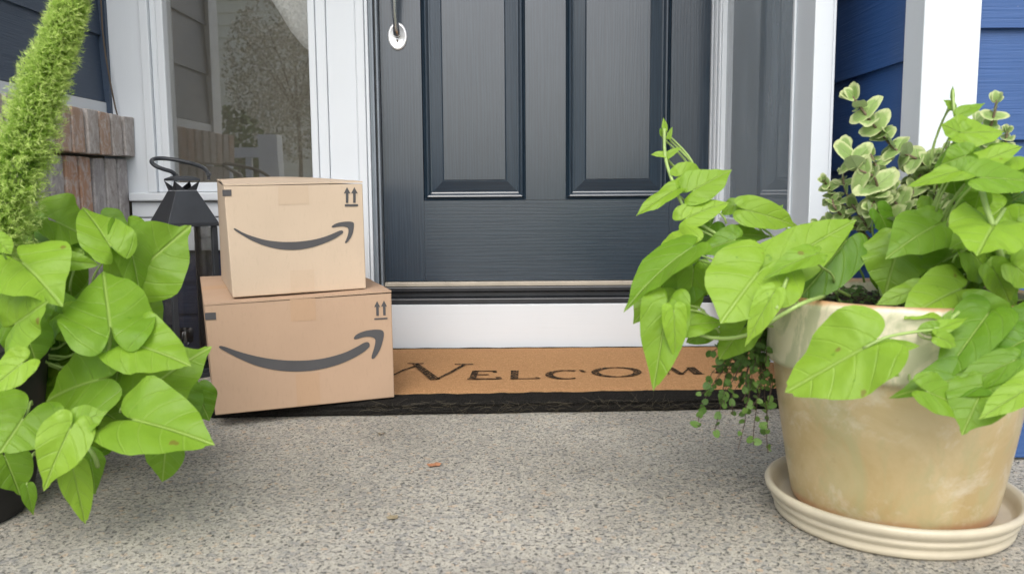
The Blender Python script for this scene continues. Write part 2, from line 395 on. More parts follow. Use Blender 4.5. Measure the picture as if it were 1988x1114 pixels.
# interior room behind the sidelight
M['room'] = m_simple('brown room wall', (.34, .29, .195), .9, bscale=20, bstr=.1, var=.08)
b = MB()
b.box(-2.2, .4, 1.1, 1.15, .1, 2.5); b.box(-2.2, -2.15, .06, 1.1, .1, 2.5); b.box(.4, .45, .06, 1.1, .1, 2.5); b.box(-2.2, .4, .05, 1.1, .1, .2); b.box(-2.2, .4, .05, 1.1, 2.45, 2.5)
b.build('interior_room', M['room'], house)
# curtain
t = NT('sheer white curtain'); M['curtain'] = t.done((.95, .95, .95), .8)
t.b.inputs['Transmission Weight'].default_value = 0
b = MB(); pxs = [(500, -40), (540, 20), (565, 62), (590, 92), (640, 120)]
N = 24; rows = []
for i in range(N+1):
    f = i/N*(len(pxs)-1); k = min(int(f), len(pxs)-2); q = f-k
    ex = pxs[k][0]*(1-q)+pxs[k+1][0]*q; ey = pxs[k][1]*(1-q)+pxs[k+1][1]*q
    row = []
    for j in range(14):
        s_ = j/13; y = .06+.012*math.sin(i*.9+j*.8)*(.2+s_)
        P = atY(ex+s_*120, ey-s_*260, y); row.append(b.vert(P))
    rows.append(row)
for i in range(N):
    for j in range(13): b.face((rows[i][j], rows[i+1][j], rows[i+1][j+1], rows[i][j+1]))
o = b.build('curtain', M['curtain'], None, smooth=True); tag(o, 'white curtain swept across the top of the sidelight window', 'curtain')
sm = o.modifiers.new('solid', 'SOLIDIFY'); sm.thickness = .002
# right return wall, corner post, front siding
XR = .668
b = MB(); b.box(.650, .6655, -.30, -.031, 0, 2.3); b.box(.644, .6495, -.298, -.20, 0, 2.3); b.box(.644, .6495, -.16, -.06, 0, 2.3); b.build('door_casing', M['white'], house, bevel=.002)
b = MB(); siding(b, (XR, -.01), (XR, -.96), (-1, 0), [-.03+.177*k-.006 for k in range(14)], 2.5)
o = b.build('siding_wall', M['navy'], house); o['label'] = 'blue lap siding behind the open storm door'
b = MB(); b.box(.652, .742, -1.018, -.95, .0, 2.5); b.build('corner_post', M['white'], house, bevel=.002)['label'] = 'white corner post between the two blue siding walls'
b = MB(); siding(b, (.740, -.985), (3.4, -.985), (0, -1), [.006+.177*k for k in range(14)], 2.5, .012)
o = b.build('siding_wall', M['navy'], house); o['label'] = 'blue lap siding right of the white corner post'
# storm door, open at a right angle
def storm():
    x0, x1 = .552, .586; y1, y0 = -.040, -.812; z0, z1 = .165, 2.2
    b = MB()
    b.box(x0, x1, y0, y0+.112, z0, z1)             # free stile
    b.box(x0, x1, y1-.085, y1, z0, z1)             # hinge stile
    b.box(x0+.001, x1-.001, y0+.1125, y1-.0855, z0, z0+.22)
    b.box(x0+.001, x1-.001, y0+.1125, y1-.0855, z1-.12, z1)
    for k, (dx, yy) in enumerate(((.004, .012), (.006, .035), (.004, .055), (.006, .075))):
        b.box(x0-dx, x0-.0002, y1-yy-.006, y1-yy, z0+.002, z1-.002)
    b.box(x1+.0002, x1+.006, y0+.002, y0+.02, z0, z1)
    b.box(x0-.005, x0-.0002, y0+.100, y0+.112, z0+.2, z1-.1)
    s = b.build('storm_door', M['white'], house, bevel=.002); s['label'] = 'white storm door standing open with full glass reflecting the door'
    g = MB(); g.box(x0+.012, x0+.017, y0+.10, y1-.08, z0+.21, z1-.11); g.build('glass', M['glass_s'], s)
storm()
# ================================================================ cord
M['cord'] = m_simple('brown cord', (.10, .075, .055), .7)
b = MB(); pts = [atY(190, -60, -.06), atY(196, 0, -.06), atY(199, 60, -.06), atY(205, 110, -.06), atY(215, 165, -.058), atY(224, 210, -.056), atY(229, 228, -.056), atY(228, 236, -.075)]
b.tube(pts, .0022, 8); tag(b.build('cable', M['cord'], None, smooth=True), 'thin brown cable hanging down beside the white window casing onto the bricks', 'cable')
# ================================================================ DOORMAT
def mat():
    t = NT('tan coir')
    f = t.noise(260, 4, .9); f2 = t.noise(70, 5, .7)
    c = t.mix(t.ramp(f, [(.3, 0.0), (.7, 1.0)]), (.34, .17, .07), (.82, .48, .24))
    c = t.mix(t.ramp(f2, [(.35, .35), (.7, 0.0)]), c, (.36, .19, .085))
    coir = t.done(c, .95, t.bump(f, 1, .004), spec=.05)
    t = NT('black coir')
    f = t.noise(380, 4, .8)
    blk = t.done(t.ramp(f, [(.35, (.008, .008, .008)), (.7, (.05, .046, .04))]), .95, t.bump(f, 1, .005), spec=.05)
    fib = m_simple('loose fibre', (.10, .085, .055), .9)
    t = NT('worn black lettering')
    f = t.noise(150, 5, .9)
    ink = t.done(t.mix(t.ramp(f, [(.52, 0.0), (.62, .95)]), (.018, .016, .013), (.52, .29, .14)), .95, t.bump(f, 1, .003), spec=.05)
    mt = thing('doormat', 'tan coir doormat with worn black WELCOME lettering and black edge in front of the door', 'doormat')
    XA, XB = -.62, .80; yf0 = -.662; yb = -.052
    def yfr(x): return -.682 + (x+.25)*.038 + .0035*noise.noise(Vector((x*9, 0, 0)))
    # base: rounded section swept along x
    b = MB(); n = 90; rows = []
    for i in range(n+1):
        x = XA+(XB-XA)*i/n; y0 = yfr(x)
        sec = [(y0+.006, .0), (y0, .004), (y0-.001+.002*random.random(), .011), (y0+.004, .0145), (y0+.003, .017), (y0+.001, .021), (y0+.008, .0245), (y0+.03, .0250), (y0+.105, .0225), (yb, .0225), (yb+.004, .02), (yb+.004, 0)]
        rows.append([b.vert((x, yy, z+(.0012*noise.noise(Vector((x*25, yy*25, z*60))) if z > 0 else .001))) for yy, z in sec])
    for i in range(n):
        for j in range(len(rows[0])-1): b.face((rows[i][j], rows[i+1][j], rows[i+1][j+1], rows[i][j+1]))
    b.face(rows[0][::-1]); b.face(rows[-1])
    # short pile along the front edge
    for _ in range(5200):
        x = random.uniform(XA, XB); y0 = yfr(x); z = random.choice((random.uniform(.003, .012), random.uniform(.018, .028)))
        if z > .014: y0 += max(0, random.uniform(-.02, .08))*1.0
        p = Vector((x, y0+.002, z if y0 < yfr(x)+.004 else .0235)); dr = Vector((random.gauss(0, .8), random.uniform(-1, -.1), random.gauss(.25, .4))).normalized()*random.uniform(.004, .009)
        sd = dr.cross(Vector((0, 0, 1))).normalized()*.0007
        b.poly([p-sd, p+sd, p+dr])
    b.build('border', blk, mt)
    p = MB(); n = 140; m_ = 20; rows = []
    for i in range(n+1):
        x = XA+.012+(XB-XA-.024)*i/n; r = []
        ya = yfr(x)+.086+.002*random.random(); ybk = -.068+.0015*random.random()
        for j in range(m_+1):
            y = ya+(ybk-ya)*j/m_; z = .0262+.0012*noise.noise(Vector((x*14, y*14, 3)))-(.0035 if j in (0, m_) else 0)
            r.append(p.vert((x, y, z)))
        rows.append(r)
    for i in range(n):
        for j in range(m_): p.face((rows[i][j], rows[i+1][j], rows[i+1][j+1], rows[i][j+1]))
    p.build('pile', coir, mt, smooth=True)
    # loose fibres on the front edge
    h = MB()
    for _ in range(150):
        x = random.uniform(-.3, .6); q = Vector((x, yfr(x)-.001, random.uniform(.002, .026))); pts = [q]
        dr = Vector((random.choice((-1, 1)), -.15, random.uniform(-.3, .5)))
        for k in range(5):
            dr += Vector((random.gauss(0, .35), random.gauss(-.05, .15), random.gauss(0, .3))); q = q+dr.normalized()*.006; q.z = max(q.z, .001); pts.append(q.copy())
        h.tube(pts, .00028, 3, cap=False)
    h.build('loose_fibres', fib, mt)
    # lettering: strokes given on the mat top
    L = MB(); S = 2.485
    def st(pts, w0, w1=None):
        w1 = w0 if w1 is None else w1
        P = [atZ(740+x/S, 520+y/S, 0.0281) for x, y in pts]
        n = len(P)
        lft, rgt = [], []
        for k in range(n):
            tt = (P[min(k+1, n-1)]-P[max(k-1, 0)]); tt.z = 0; tt.normalize(); nn = Vector((-tt.y, tt.x, 0)); w = w0+(w1-w0)*k/(n-1)
            lft.append(L.vert(P[k]+nn*w/2)); rgt.append(L.vert(P[k]-nn*w/2))
        for k in range(n-1): L.face((rgt[k], rgt[k+1], lft[k+1], lft[k]))
    def arc(cx, cy, rx, ry, a0, a1, n=18, w=lambda a: .008):
        pr = None
        for k in range(n+1):
            a_ = R_(a0+(a1-a0)*k/n); c = (cx+rx*math.cos(a_), cy+ry*math.sin(a_))
            if pr: st([pr, c], w(a_))
            pr = c
    # W: thick down, thin up, thick down, thin up
    st([(-60, 462), (10, 540)], .022); st([(10, 540), (110, 490), (185, 466)], .005, .009); st([(165, 462), (215, 500), (262, 538)], .016, .024); st([(262, 538), (330, 505), (400, 466)], .007, .011)
    st([(125, 460), (205, 460)], .009); st([(355, 463), (445, 463)], .009)
    # E
    st([(455, 496), (440, 534)], .016); st([(440, 496), (550, 496)], .008); st([(450, 514), (520, 513)], .008); st([(415, 534), (570, 533)], .009); st([(545, 494), (550, 503)], .01); st([(562, 525), (572, 534)], .012)
    # L
    st([(645, 495), (642, 532)], .018); st([(625, 495), (665, 495)], .008); st([(622, 533), (765, 532)], .005); st([(745, 526), (765, 532)], .006)
    th = lambda a_: .005+.014*abs(math.cos(a_))
    arc(895, 513, 85, 20, 60, 300, w=th); st([(960, 492), (982, 500)], .010)
    arc(1135, 501, 103, 22, 0, 360, 28, w=th)
    # M
    st([(1375, 508), (1395, 478)], .006); st([(1395, 480), (1450, 512)], .014); st([(1450, 512), (1490, 478)], .005); st([(1490, 478), (1530, 510)], .022); st([(1360, 508), (1395, 509)], .006); st([(1505, 510), (1560, 509)], .006); st([(1375, 478), (1400, 478)], .006)
    # E
    st([(1630, 470), (1632, 504)], .016); st([(1610, 470), (1715, 469)], .008); st([(1635, 486), (1690, 486)], .008); st([(1612, 504), (1735, 502)], .008)
    L.build('lettering', ink, mt)
mat()
# ================================================================ BOXES
def plane_hit(px, py, o_, n_):
    v = ray(px, py); return CAM + v*((o_-CAM).dot(n_)/v.dot(n_))
def parcel(label, FB, FT, BB, BT, card, tape, prints, tent, tapes):
    """F: front bottom/top left,right; B: back bottom/top left,right (Vectors)"""
    n_ = ((FB[1]-FB[0]).cross(FT[0]-FB[0])).normalized(); v_ = FT[1]-CAM
    FT[1] = CAM + v_*((FB[0]-CAM).dot(n_)/v_.dot(n_))
    r = thing('cardboard_box', label, 'box', group='delivery boxes stacked by the door')
    c = [FB[0], FB[1], BB[1], BB[0], FT[0], FT[1], BT[1], BT[0]]
    b = MB(); i = [b.vert(p) for p in c]
    for q in ((3,2,1,0),(0,1,5,4),(1,2,6,5),(2,3,7,6),(3,0,4,7)): b.face([i[k] for k in q])
    # liner just inside so that nothing shows through the flap gap
    ins = [p.lerp(sum(c, Vector())/8, .02) - Vector((0, 0, .002)) for p in c[4:]]
    j = [b.vert(p) for p in ins]; b.face(j)
    body = b.build('box_body', card, r, bevel=.0022)
    sol = None
    # top flaps: hinged on the long edges, meeting at a slightly raised seam
    mid = lambda a_, c_: (a_+c_)/2
    ML, MR = mid(FT[0], BT[0]), mid(FT[1], BT[1]); upz = Vector((0, 0, tent))
    for nm, A0, A1, s_ in (('f', FT[0], FT[1], 1), ('b', BT[0], BT[1], -1)):
        g = MB(); n = 10; th = Vector((0, 0, .003)); top = []; bot = []
        for k in range(n+1):
            f = k/n; e = A0.lerp(A1, f); m = ML.lerp(MR, f)
            lift = (math.sin(f*math.pi)*.6+.4)
            wob = .0018*math.sin(f*7+s_)
            rowt = [e+Vector((0, 0, .0008+.0014*f)), e.lerp(m, .5)+upz*(.62*lift)+Vector((0, 0, wob)), e.lerp(m, .985)+upz*lift]
            top.append([g.vert(p+th) for p in rowt]); bot.append([g.vert(p) for p in rowt])
        for k in range(n):
            for q in range(2):
                A_, B_, C_, D_ = (k, q), (k+1, q), (k+1, q+1), (k, q+1)
                ix = [(A_), (B_), (C_), (D_)]
                f1 = [top[x][y] for x, y in ix]; f2 = [bot[x][y] for x, y in ix][::-1]
                g.face(f1 if s_ > 0 else f1[::-1]); g.face(f2 if s_ > 0 else f2[::-1])
            g.face((bot[k][0], bot[k+1][0], top[k+1][0], top[k][0])); g.face((top[k][2], top[k+1][2], bot[k+1][2], bot[k][2]))
        g.face([top[0][0], top[0][1], top[0][2], bot[0][2], bot[0][1], bot[0][0]]); g.face([bot[n][0], bot[n][1], bot[n][2], top[n][2], top[n][1], top[n][0]])
        g.build('flap', card, r)
    # tape along the short direction seam
    g = MB(); A_, B_ = ML.lerp(MR, .0), ML.lerp(MR, 1.0)
    dirv = (BT[0]-FT[0]).normalized()*.03
    for k in range(10):
        f0, f1 = k/10, (k+1)/10
        l0 = (math.sin(f0*math.pi)*.6+.4); l1 = (math.sin(f1*math.pi)*.6+.4)
        P0 = A_.lerp(B_, f0)+upz*l0+Vector((0, 0, .0042)); P1 = A_.lerp(B_, f1)+upz*l1+Vector((0, 0, .0042))
        g.poly([P0-dirv-upz*.2, P1-dirv-upz*.2, P1, P0]); g.poly([P0, P1, P1+dirv-upz*.2, P0+dirv-upz*.2])
    g.build('tape', tape, r)
    # print on the front
    n_ = ((FB[1]-FB[0]).cross(FT[0]-FB[0])).normalized()
    if n_.dot(CAM-FB[0]) < 0: n_ = -n_
    for nm, polys, mm, off in (('tape', tapes, tape, .0006), ('printed_arrow_mark', prints['smile'], M['ink'], .0012), ('printed_up_arrows', prints['up'], M['ink'], .0012), ('printed_block', prints['block'], M['ink'], .0012)):
        g = MB()
        for pl in polys:
            if nm == 'tape' and g.v: g.build(nm, mm, r); g = MB()
            P = [plane_hit(x, y, FB[0]+n_*off, n_) for x, y in pl]
            a_ = [g.vert(p) for p in P]; bk = [g.vert(p-n_*.0003) for p in P]
            area = sum(pl[k][0]*pl[(k+1) % len(pl)][1]-pl[(k+1) % len(pl)][0]*pl[k][1] for k in range(len(pl)))
            if area > 0: a_ = a_[::-1]; bk = bk[::-1]
            g.face(a_)
            for k in range(len(a_)): g.face((a_[k], bk[k], bk[(k+1) % len(bk)], a_[(k+1) % len(a_)]))
        g.build(nm, mm, r)
def Z(pts, ox, oy, s): return [(ox+x/s, oy+y/s) for x, y in pts]
def smooth_poly(pts, sharp=(), it=2):
    for _ in range(it):
        q = []
        for k in range(len(pts)):
            (x0, y0), (x1, y1) = pts[k], pts[(k+1) % len(pts)]
            q += [(x0*.75+x1*.25, y0*.75+y1*.25), (x0*.25+x1*.75, y0*.25+y1*.75)]
        pts = q
    return pts
u = lambda p: Z(p, 420, 340, 4.64)
arrow = lambda x: [(x, 108), (x+31, 166), (x+13, 162), (x+12, 250), (x-10, 250), (x-10, 162), (x-28, 166)]
up_prints = dict(
    smile=[smooth_poly(u([(155, 480), (170, 478), (240, 520), (330, 553), (440, 585), (560, 601), (700, 603), (830, 590), (940, 568), (1040, 532), (1110, 499), (1135, 497), (1147, 510), (1135, 528), (1060, 577), (960, 620), (860, 652), (740, 674), (620, 674), (520, 659), (420, 632), (320, 590), (240, 545), (160, 494)])),
           smooth_poly(u([(1037, 466), (1045, 455), (1080, 434), (1140, 420), (1200, 417), (1236, 424), (1242, 445), (1234, 510), (1215, 560), (1190, 594), (1168, 614), (1156, 608), (1168, 585), (1185, 540), (1192, 500), (1186, 472), (1150, 462), (1100, 464), (1045, 474)]))],
    up=[u(arrow(1177)), u(arrow(1243)), u([(1157, 263), (1277, 262), (1277, 281), (1157, 283)])],
    block=[u([(54, 133), (136, 131), (137, 188), (56, 190)])])
w_ = lambda p: Z(p, 270, 280, 2.0255)
arr2 = lambda x, y: [(x, y), (x+12, y+24), (x+6, y+23), (x+7, y+58), (x-3, y+58), (x-4, y+23), (x-11, y+24)]
low_prints = dict(
    smile=[smooth_poly(w_([(312, 795), (324, 790), (400, 818), (480, 838), (560, 849), (640, 851), (720, 844), (800, 823), (850, 800), (888, 777), (903, 777), (909, 790), (898, 806), (850, 838), (780, 868), (700, 888), (620, 894), (540, 889), (460, 871), (390, 841), (320, 804)])),
           smooth_poly(w_([(842, 762), (858, 744), (895, 731), (940, 727), (962, 732), (963, 756), (951, 800), (935, 830), (919, 846), (912, 838), (925, 800), (931, 770), (922, 758), (890, 755), (850, 768)]))],
    up=[w_(arr2(936, 616)), w_(arr2(963, 614)), w_([(925, 684), (977, 681), (977, 687), (925, 690)])],
    block=[w_([(258, 663), (302, 661), (303, 689), (260, 691)])])
zt = .028
LFB = [atZ(418, 806, zt), atZ(766, 771, zt)]
LFT = [atY(396, 594, LFB[0].y), atY(760, 569, LFB[1].y)]
dep = Vector((-.37, .93, 0)).normalized()
LBT = [atY(388.5, 540, LFB[0].y+.40), None]
dv = LBT[0]-LFT[0]; dv.z = 0
LBT[1] = LFT[1]+dv+Vector((.0, 0, .004))
LBB = [LFB[0]+dv, LFB[1]+dv]
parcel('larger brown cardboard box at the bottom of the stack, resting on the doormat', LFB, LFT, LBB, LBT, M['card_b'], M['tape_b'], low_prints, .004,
       [[(563, 581.5), (612, 578.5), (614, 621), (565, 624)], [(574, 726), (620, 722), (622, 783), (577, 787)]])
# upper box sits on the lower lid
zl = max(LFT[0].z, LFT[1].z)
UFB = [atZ(452, 578, LFT[0].z+.010), atZ(711, 560, LFT[1].z+.007)]
UFT = [atY(434, 362, UFB[0].y), atY(704, 357, UFB[1].y)]
dv = Vector((-.135, .31, 0))
P = atY(421, 351, UFB[0].y+.31); Q = atY(430, 541, UFB[0].y+.31)
UBT = [P, UFT[1]+dv+Vector((0, 0, .004))]
UBB = [Q, UFB[1]+(Q-UFB[0])]
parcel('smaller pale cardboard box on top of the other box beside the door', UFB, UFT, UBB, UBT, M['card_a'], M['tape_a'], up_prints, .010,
       [[(540, 361.5), (598, 360.3), (600, 396), (541, 398)], [(563, 525), (610, 523), (611, 564.5), (565, 568)]])
# ================================================================ LANTERN
def lantern():
    c = at(366, 600, 2.13); cx, cy = c.x, c.y; ang = R_(42)
    r = thing('lantern', 'black metal candle lantern with ring handle behind the stacked boxes', 'lantern')
    def rot(x, y): return (cx+x*math.cos(ang)-y*math.sin(ang), cy+x*math.sin(ang)+y*math.cos(ang))
    def ring(h, z): return [(*rot(sx*h, sy*h), z) for sx, sy in ((-1,-1),(1,-1),(1,1),(-1,1))]
    def frus(b, h0, z0, h1, z1): b.hexa(ring(h0, z0)+ring(h1, z1))
    zb = .376
    b = MB(); frus(b, .0635, zb, .0635, zb+.008); frus(b, .0632, zb+.0082, .0265, zb+.088); b.build('roof', M['lantern'], r, bevel=.001)
    # chimney: flared plates with notches
    b = MB()
    lo = ring(.0255, zb+.0885); hi = ring(.032, zb+.112)
    for k in range(4):
        a0, a1 = Vector(lo[k]), Vector(lo[(k+1) % 4]); h0, h1 = Vector(hi[k]), Vector(hi[(k+1) % 4]); m = (a0+a1)/2
        n_ = Vector(((a0+a1).x/2-cx, (a0+a1).y/2-cy, 0)).normalized()*.002
        for tri in ([a0, m, h0], [m, a1, h1]):
            b.poly(tri); b.poly([p-n_ for p in tri][::-1])
            for q in range(3): b.poly([tri[q], tri[q]-n_, tri[(q+1) % 3]-n_, tri[(q+1) % 3]])
    frus(b, .033, zb+.1125, .032, zb+.118); frus(b, .031, zb+.1182, .018, zb+.124)
    b.build('chimney', M['lantern'], r, bevel=.0006)
    # ring handle, tipped over to the left
    hc = Vector((cx-.022, cy-.01, zb+.135))
    b = MB(); pts = []
    A0 = Vector((cx-.040, cy-.01, zb+.122)); A1 = Vector((cx+.040, cy-.01, zb+.119))
    for px, py, dy in ((341, 341, 0), (334, 333, -.01), (318, 329, -.02), (302, 323, -.03), (293, 315, -.02), (296, 309, 0), (312, 307, .02), (340, 310, .03), (368, 316, .03), (390, 323, .02), (401, 330, .01), (405, 338, 0)):
        pts.append(atY(px, py, cy+dy))
    P = []
    for k in range(len(pts)-1):
        for q in range(3): P.append(pts[k].lerp(pts[k+1], q/3))
    P.append(pts[-1])
    for _ in range(2): P = [P[0]]+[(P[k-1]+P[k]*2+P[k+1])/4 for k in range(1, len(P)-1)]+[P[-1]]
    b.tube(P, .0052, 8); b.build('handle', M['lantern'], r, smooth=True)
    for e in (pts[0], pts[-1]):
        b = MB(); b.tube([e+Vector((0, -.006, 0)), e+Vector((0, .006, 0))], .0055, 10); b.tube([e, e+Vector((0, 0, -.014))], .0035, 8)
        b.build('hinge', M['lantern'], r)
    for sx, sy in ((-1,-1),(1,-1),(1,1),(-1,1)):
        b = MB(); h = .0535; w = .0065; q = []
        for dx, dy in ((-w,-w),(w,-w),(w,w),(-w,w)): q.append(rot(sx*h+dx, sy*h+dy))
        b.hexa([(*p, .021) for p in q]+[(*p, zb-.0005) for p in q])
        b.build('corner_post', M['lantern'], r, bevel=.001)
    b = MB(); frus(b, .066, 0, .066, .012); frus(b, .061, .0122, .061, .0205); b.build('base', M['lantern'], r, bevel=.001)
    b = MB()
    for k in range(4):
        q = ring(.0525, 0); a0, a1 = Vector(q[k]), Vector(q[(k+1) % 4]); a0, a1 = a0.lerp(a1, .07), a1.lerp(a0, .07)
        n_ = Vector(((a0+a1).x/2-cx, (a0+a1).y/2-cy, 0)).normalized()*.002
        b.hexa([a0+Vector((0,0,.022)), a1+Vector((0,0,.022)), a1-n_+Vector((0,0,.022)), a0-n_+Vector((0,0,.022)), a0+Vector((0,0,zb-.002)), a1+Vector((0,0,zb-.002)), a1-n_+Vector((0,0,zb-.002)), a0-n_+Vector((0,0,zb-.002))])
    b.build('glass', M['glass_l'], r)
    b = MB(); hx, hy = cx-.012, cy
    b.lathe([(0, 0), (.022, 0), (.022, .003), (.006, .008), (.005, .05), (.007, .055), (.019, .062), (.021, .095), (.0195, .095), (.0175, .064), (0, .058)], (hx, hy, .0215), 24)
    tag(b.build('candle_cup', M['glass_c'], None, smooth=True), 'small clear glass candle cup standing inside the black lantern', 'candle cup')
M['glass_c'] = m_glass('clear cup glass', .08, (.9, .93, .95), .05)
lantern()
# ================================================================ PLANTERS
def m_glaze():
    t = NT('cream glazed terracotta')
    n1 = t.noise(5.5, 6, .62, dist=1.0); n2 = t.noise(1, 5, .65, t.mapping((15, 15, 8)), .8); n3 = t.noise(70, 4, .7)
    c = t.mix(t.ramp(n1, [(.36, 0.0), (.62, 1.0)]), (.47, .35, .165), (.60, .48, .27))
    c = t.mix(t.ramp(n2, [(.5, 0.0), (.66, .6)]), c, (.40, .39, .20))
    c = t.mix(t.ramp(t.noise(11, 6, .7, dist=.5), [(.52, 0.0), (.74, .75)]), c, (.74, .69, .56))
    c = t.mix(t.ramp(n3, [(.62, 0.0), (.78, .35)]), c, (.36, .22, .10))
    sep = t.n('SeparateXYZ'); t.l(t.tc.outputs['Object'], sep.inputs[0])
    zz = t.math('ADD', sep.outputs[2], t.math('MULTIPLY', t.math('SUBTRACT', t.noise(20, 3), .5), .018))
    rim = t.ramp(t.math('SUBTRACT', zz, .2), [(.1135, 0.0), (.119, 1.0)])
    c = t.mix(t.math('MULTIPLY', t.ramp(zz, [(.222, 0.0), (.23, 1.0)]), .72), c, (.78, .75, .58))
    c = t.mix(t.math('MULTIPLY', t.ramp(n2, [(.48, 0.0), (.56, .8)]), t.ramp(zz, [(.22, 0.0), (.225, 1.0)])), c, (.42, .44, .27))
    c = t.mix(rim, c, (.50, .27, .13))
    foot = t.ramp(zz, [(.030, 1.0), (.040, 0.0)])
    c = t.mix(t.math('MULTIPLY', foot, .8), c, (.46, .21, .10))
    return t.done(c, .34, t.bump(n1, .12, .004, t.bump(n3, .12, .001)), spec=.45, coat=.12)
M['glaze'] = m_glaze()
M['saucer'] = m_simple('cream saucer glaze', (.56, .50, .37), .42, spec=.5, bscale=30, bstr=.15, var=.10, coat=.2)
t = NT('potting soil'); M['soil'] = t.done(t.ramp(t.noise(120, 5, .7), [(.3, (.006, .005, .004)), (.7, (.045, .032, .022))]), .95, t.bump(t.noise(90, 5, .8), 1, .012))
PC = (.535, -1.230)
b = MB()
b.lathe([(0, .003), (.150, .003), (.153, 0), (.157, .004), (.158, .010), (.1555, .013), (.1575, .016), (.162, .020), (.163, .025), (.161, .0265), (.165, .030), (.1705, .036), (.1715, .041), (.169, .0455), (.1645, .0455), (.1595, .040), (.156, .030), (.152, .022), (.148, .020), (0, .020)], (*PC, 0), 96)
tag(b.build('saucer', M['saucer'], None, smooth=True), 'round cream glazed saucer under the big flowerpot', 'saucer')
pot = thing('flowerpot', 'large cream glazed terracotta pot with banded rim on a saucer at right', 'flowerpot')
b = MB()
b.lathe([(.02, .0215), (.126, .0215), (.1315, .024), (.134, .030), (.137, .045), (.1435, .08), (.150, .12), (.157, .165), (.162, .200), (.1638, .216), (.1645, .2195), (.1675, .2215), (.1725, .2235), (.1740, .229), (.1738, .27), (.1742, .300), (.1755, .306), (.1760, .312), (.1745, .3175), (.1705, .3200), (.1640, .3195), (.1610, .3160), (.1600, .305), (.158, .27)], (*PC, 0), 96)
b.build('pot_body', M['glaze'], pot, smooth=True)
b = MB(); n = 40; rows = []
for k in range(12):
    r_ = .1585*k/11
    rows.append([b.vert((PC[0]+r_*math.cos(2*math.pi*j/n), PC[1]+r_*math.sin(2*math.pi*j/n), .297+.010*noise.noise(Vector((r_*math.cos(2*math.pi*j/n)*30, r_*math.sin(2*math.pi*j/n)*30, 0)))+.008*(1-k/11))) for j in range(n)])
for k in range(11):
    for j in range(n): b.face((rows[k][j], rows[k][(j+1) % n], rows[k+1][(j+1) % n], rows[k+1][j]))
b.build('soil', M['soil'], pot, smooth=True)
LC = (-.845, -1.21)
M['black_pot'] = m_simple('black planter', (.010, .010, .011), .55, bscale=50, bstr=.2)
lp = thing('flowerpot', 'black planter pot under the trailing vine in the lower left corner', 'flowerpot')
b = MB(); b.lathe([(.02, .001), (.125, .001), (.130, .006), (.150, .10), (.165, .22), (.170, .235), (.172, .25), (.165, .252), (.158, .245), (.152, .2)], (*LC, 0), 64)
b.build('pot_body', M['black_pot'], lp, smooth=True)
b = MB(); b.lathe([(.0, .232), (.153, .225)], (*LC, 0), 32); b.build('soil', M['soil'], lp)
# ---------------------------------------------------------------- leaves
TAB = [(0, 1.0), (4, .93), (9, .86), (16, .80), (27, .735), (42, .67), (60, .62), (80, .585), (100, .545), (120, .53), (138, .50), (152, .44), (163, .33), (171, .18), (176, .05)]
_st = {}
def smooth_tab(tab):
    k_ = id(tab)
    if k_ not in _st:
        q = [Vector((a_, r_, 0)) for a_, r_ in tab]
        if len(tab) > 12: q = sm3(q, 2)
        _st[k_] = [(v.x, v.y) for v in q]
    return _st[k_]
def leafmesh(b, B, T, W, nrm, fold=.25, bend=.15, wave=.05, seed=0, rn=.5, edge=None, tab=TAB, rings=6, lobe=1.0):
    m = T-B; L = m.length; m.normalize(); n = (nrm - m*nrm.dot(m)).normalized(); s = n.cross(m)
    hw = W/1.13
    rs = random.Random(seed); ph = rs.random()*6; base = b.vert(B); b.uv[base] = (0, 0); b.rn.append(rn)
    if edge is not None: edge.append(0)
    tab = smooth_tab(tab); angs = [(a_, r) for a_, r in tab][::-1]; cols = [(-a_, r) for a_, r in angs] + [(a_, r) for a_, r in tab[1:]]
    grid = []
    for a_, r in cols:
        col = []
        rr = r*(1+.045*math.sin(a_*.05+ph)+.018*math.sin(a_*.11+ph*2))
        if abs(a_) < 6: rr = r
        for k in range(1, rings+1):
            q = k/rings; x = rr*q*math.cos(R_(a_)); y = rr*q*math.sin(R_(a_))
            X = x*L if x > 0 else x*hw*1.05*lobe; Y = y*hw
            yy = abs(y); 
            h = fold*yy*hw*(.6+.4*(1-q)) - bend*L*(x*x if x > 0 else x*x*.6) + wave*hw*q*q*(math.sin(a_*.06+ph)+.35*math.sin(a_*.14+ph*3)) + .02*hw*math.sin(x*14-yy*9)*(yy > .03)*q
            p = B + m*X + s*Y + n*h
            i = b.vert(p); b.uv[i] = (x, y); b.rn.append(rn); col.append(i)
            if edge is not None: edge.append(q)
        grid.append(col)
    for c in range(len(grid)-1):
        b.face((base, grid[c][0], grid[c+1][0]))
        for k in range(rings-1): b.face((grid[c][k], grid[c][k+1], grid[c+1][k+1], grid[c+1][k]))
LIGHT = Vector((-.1, -.75, .65)).normalized()
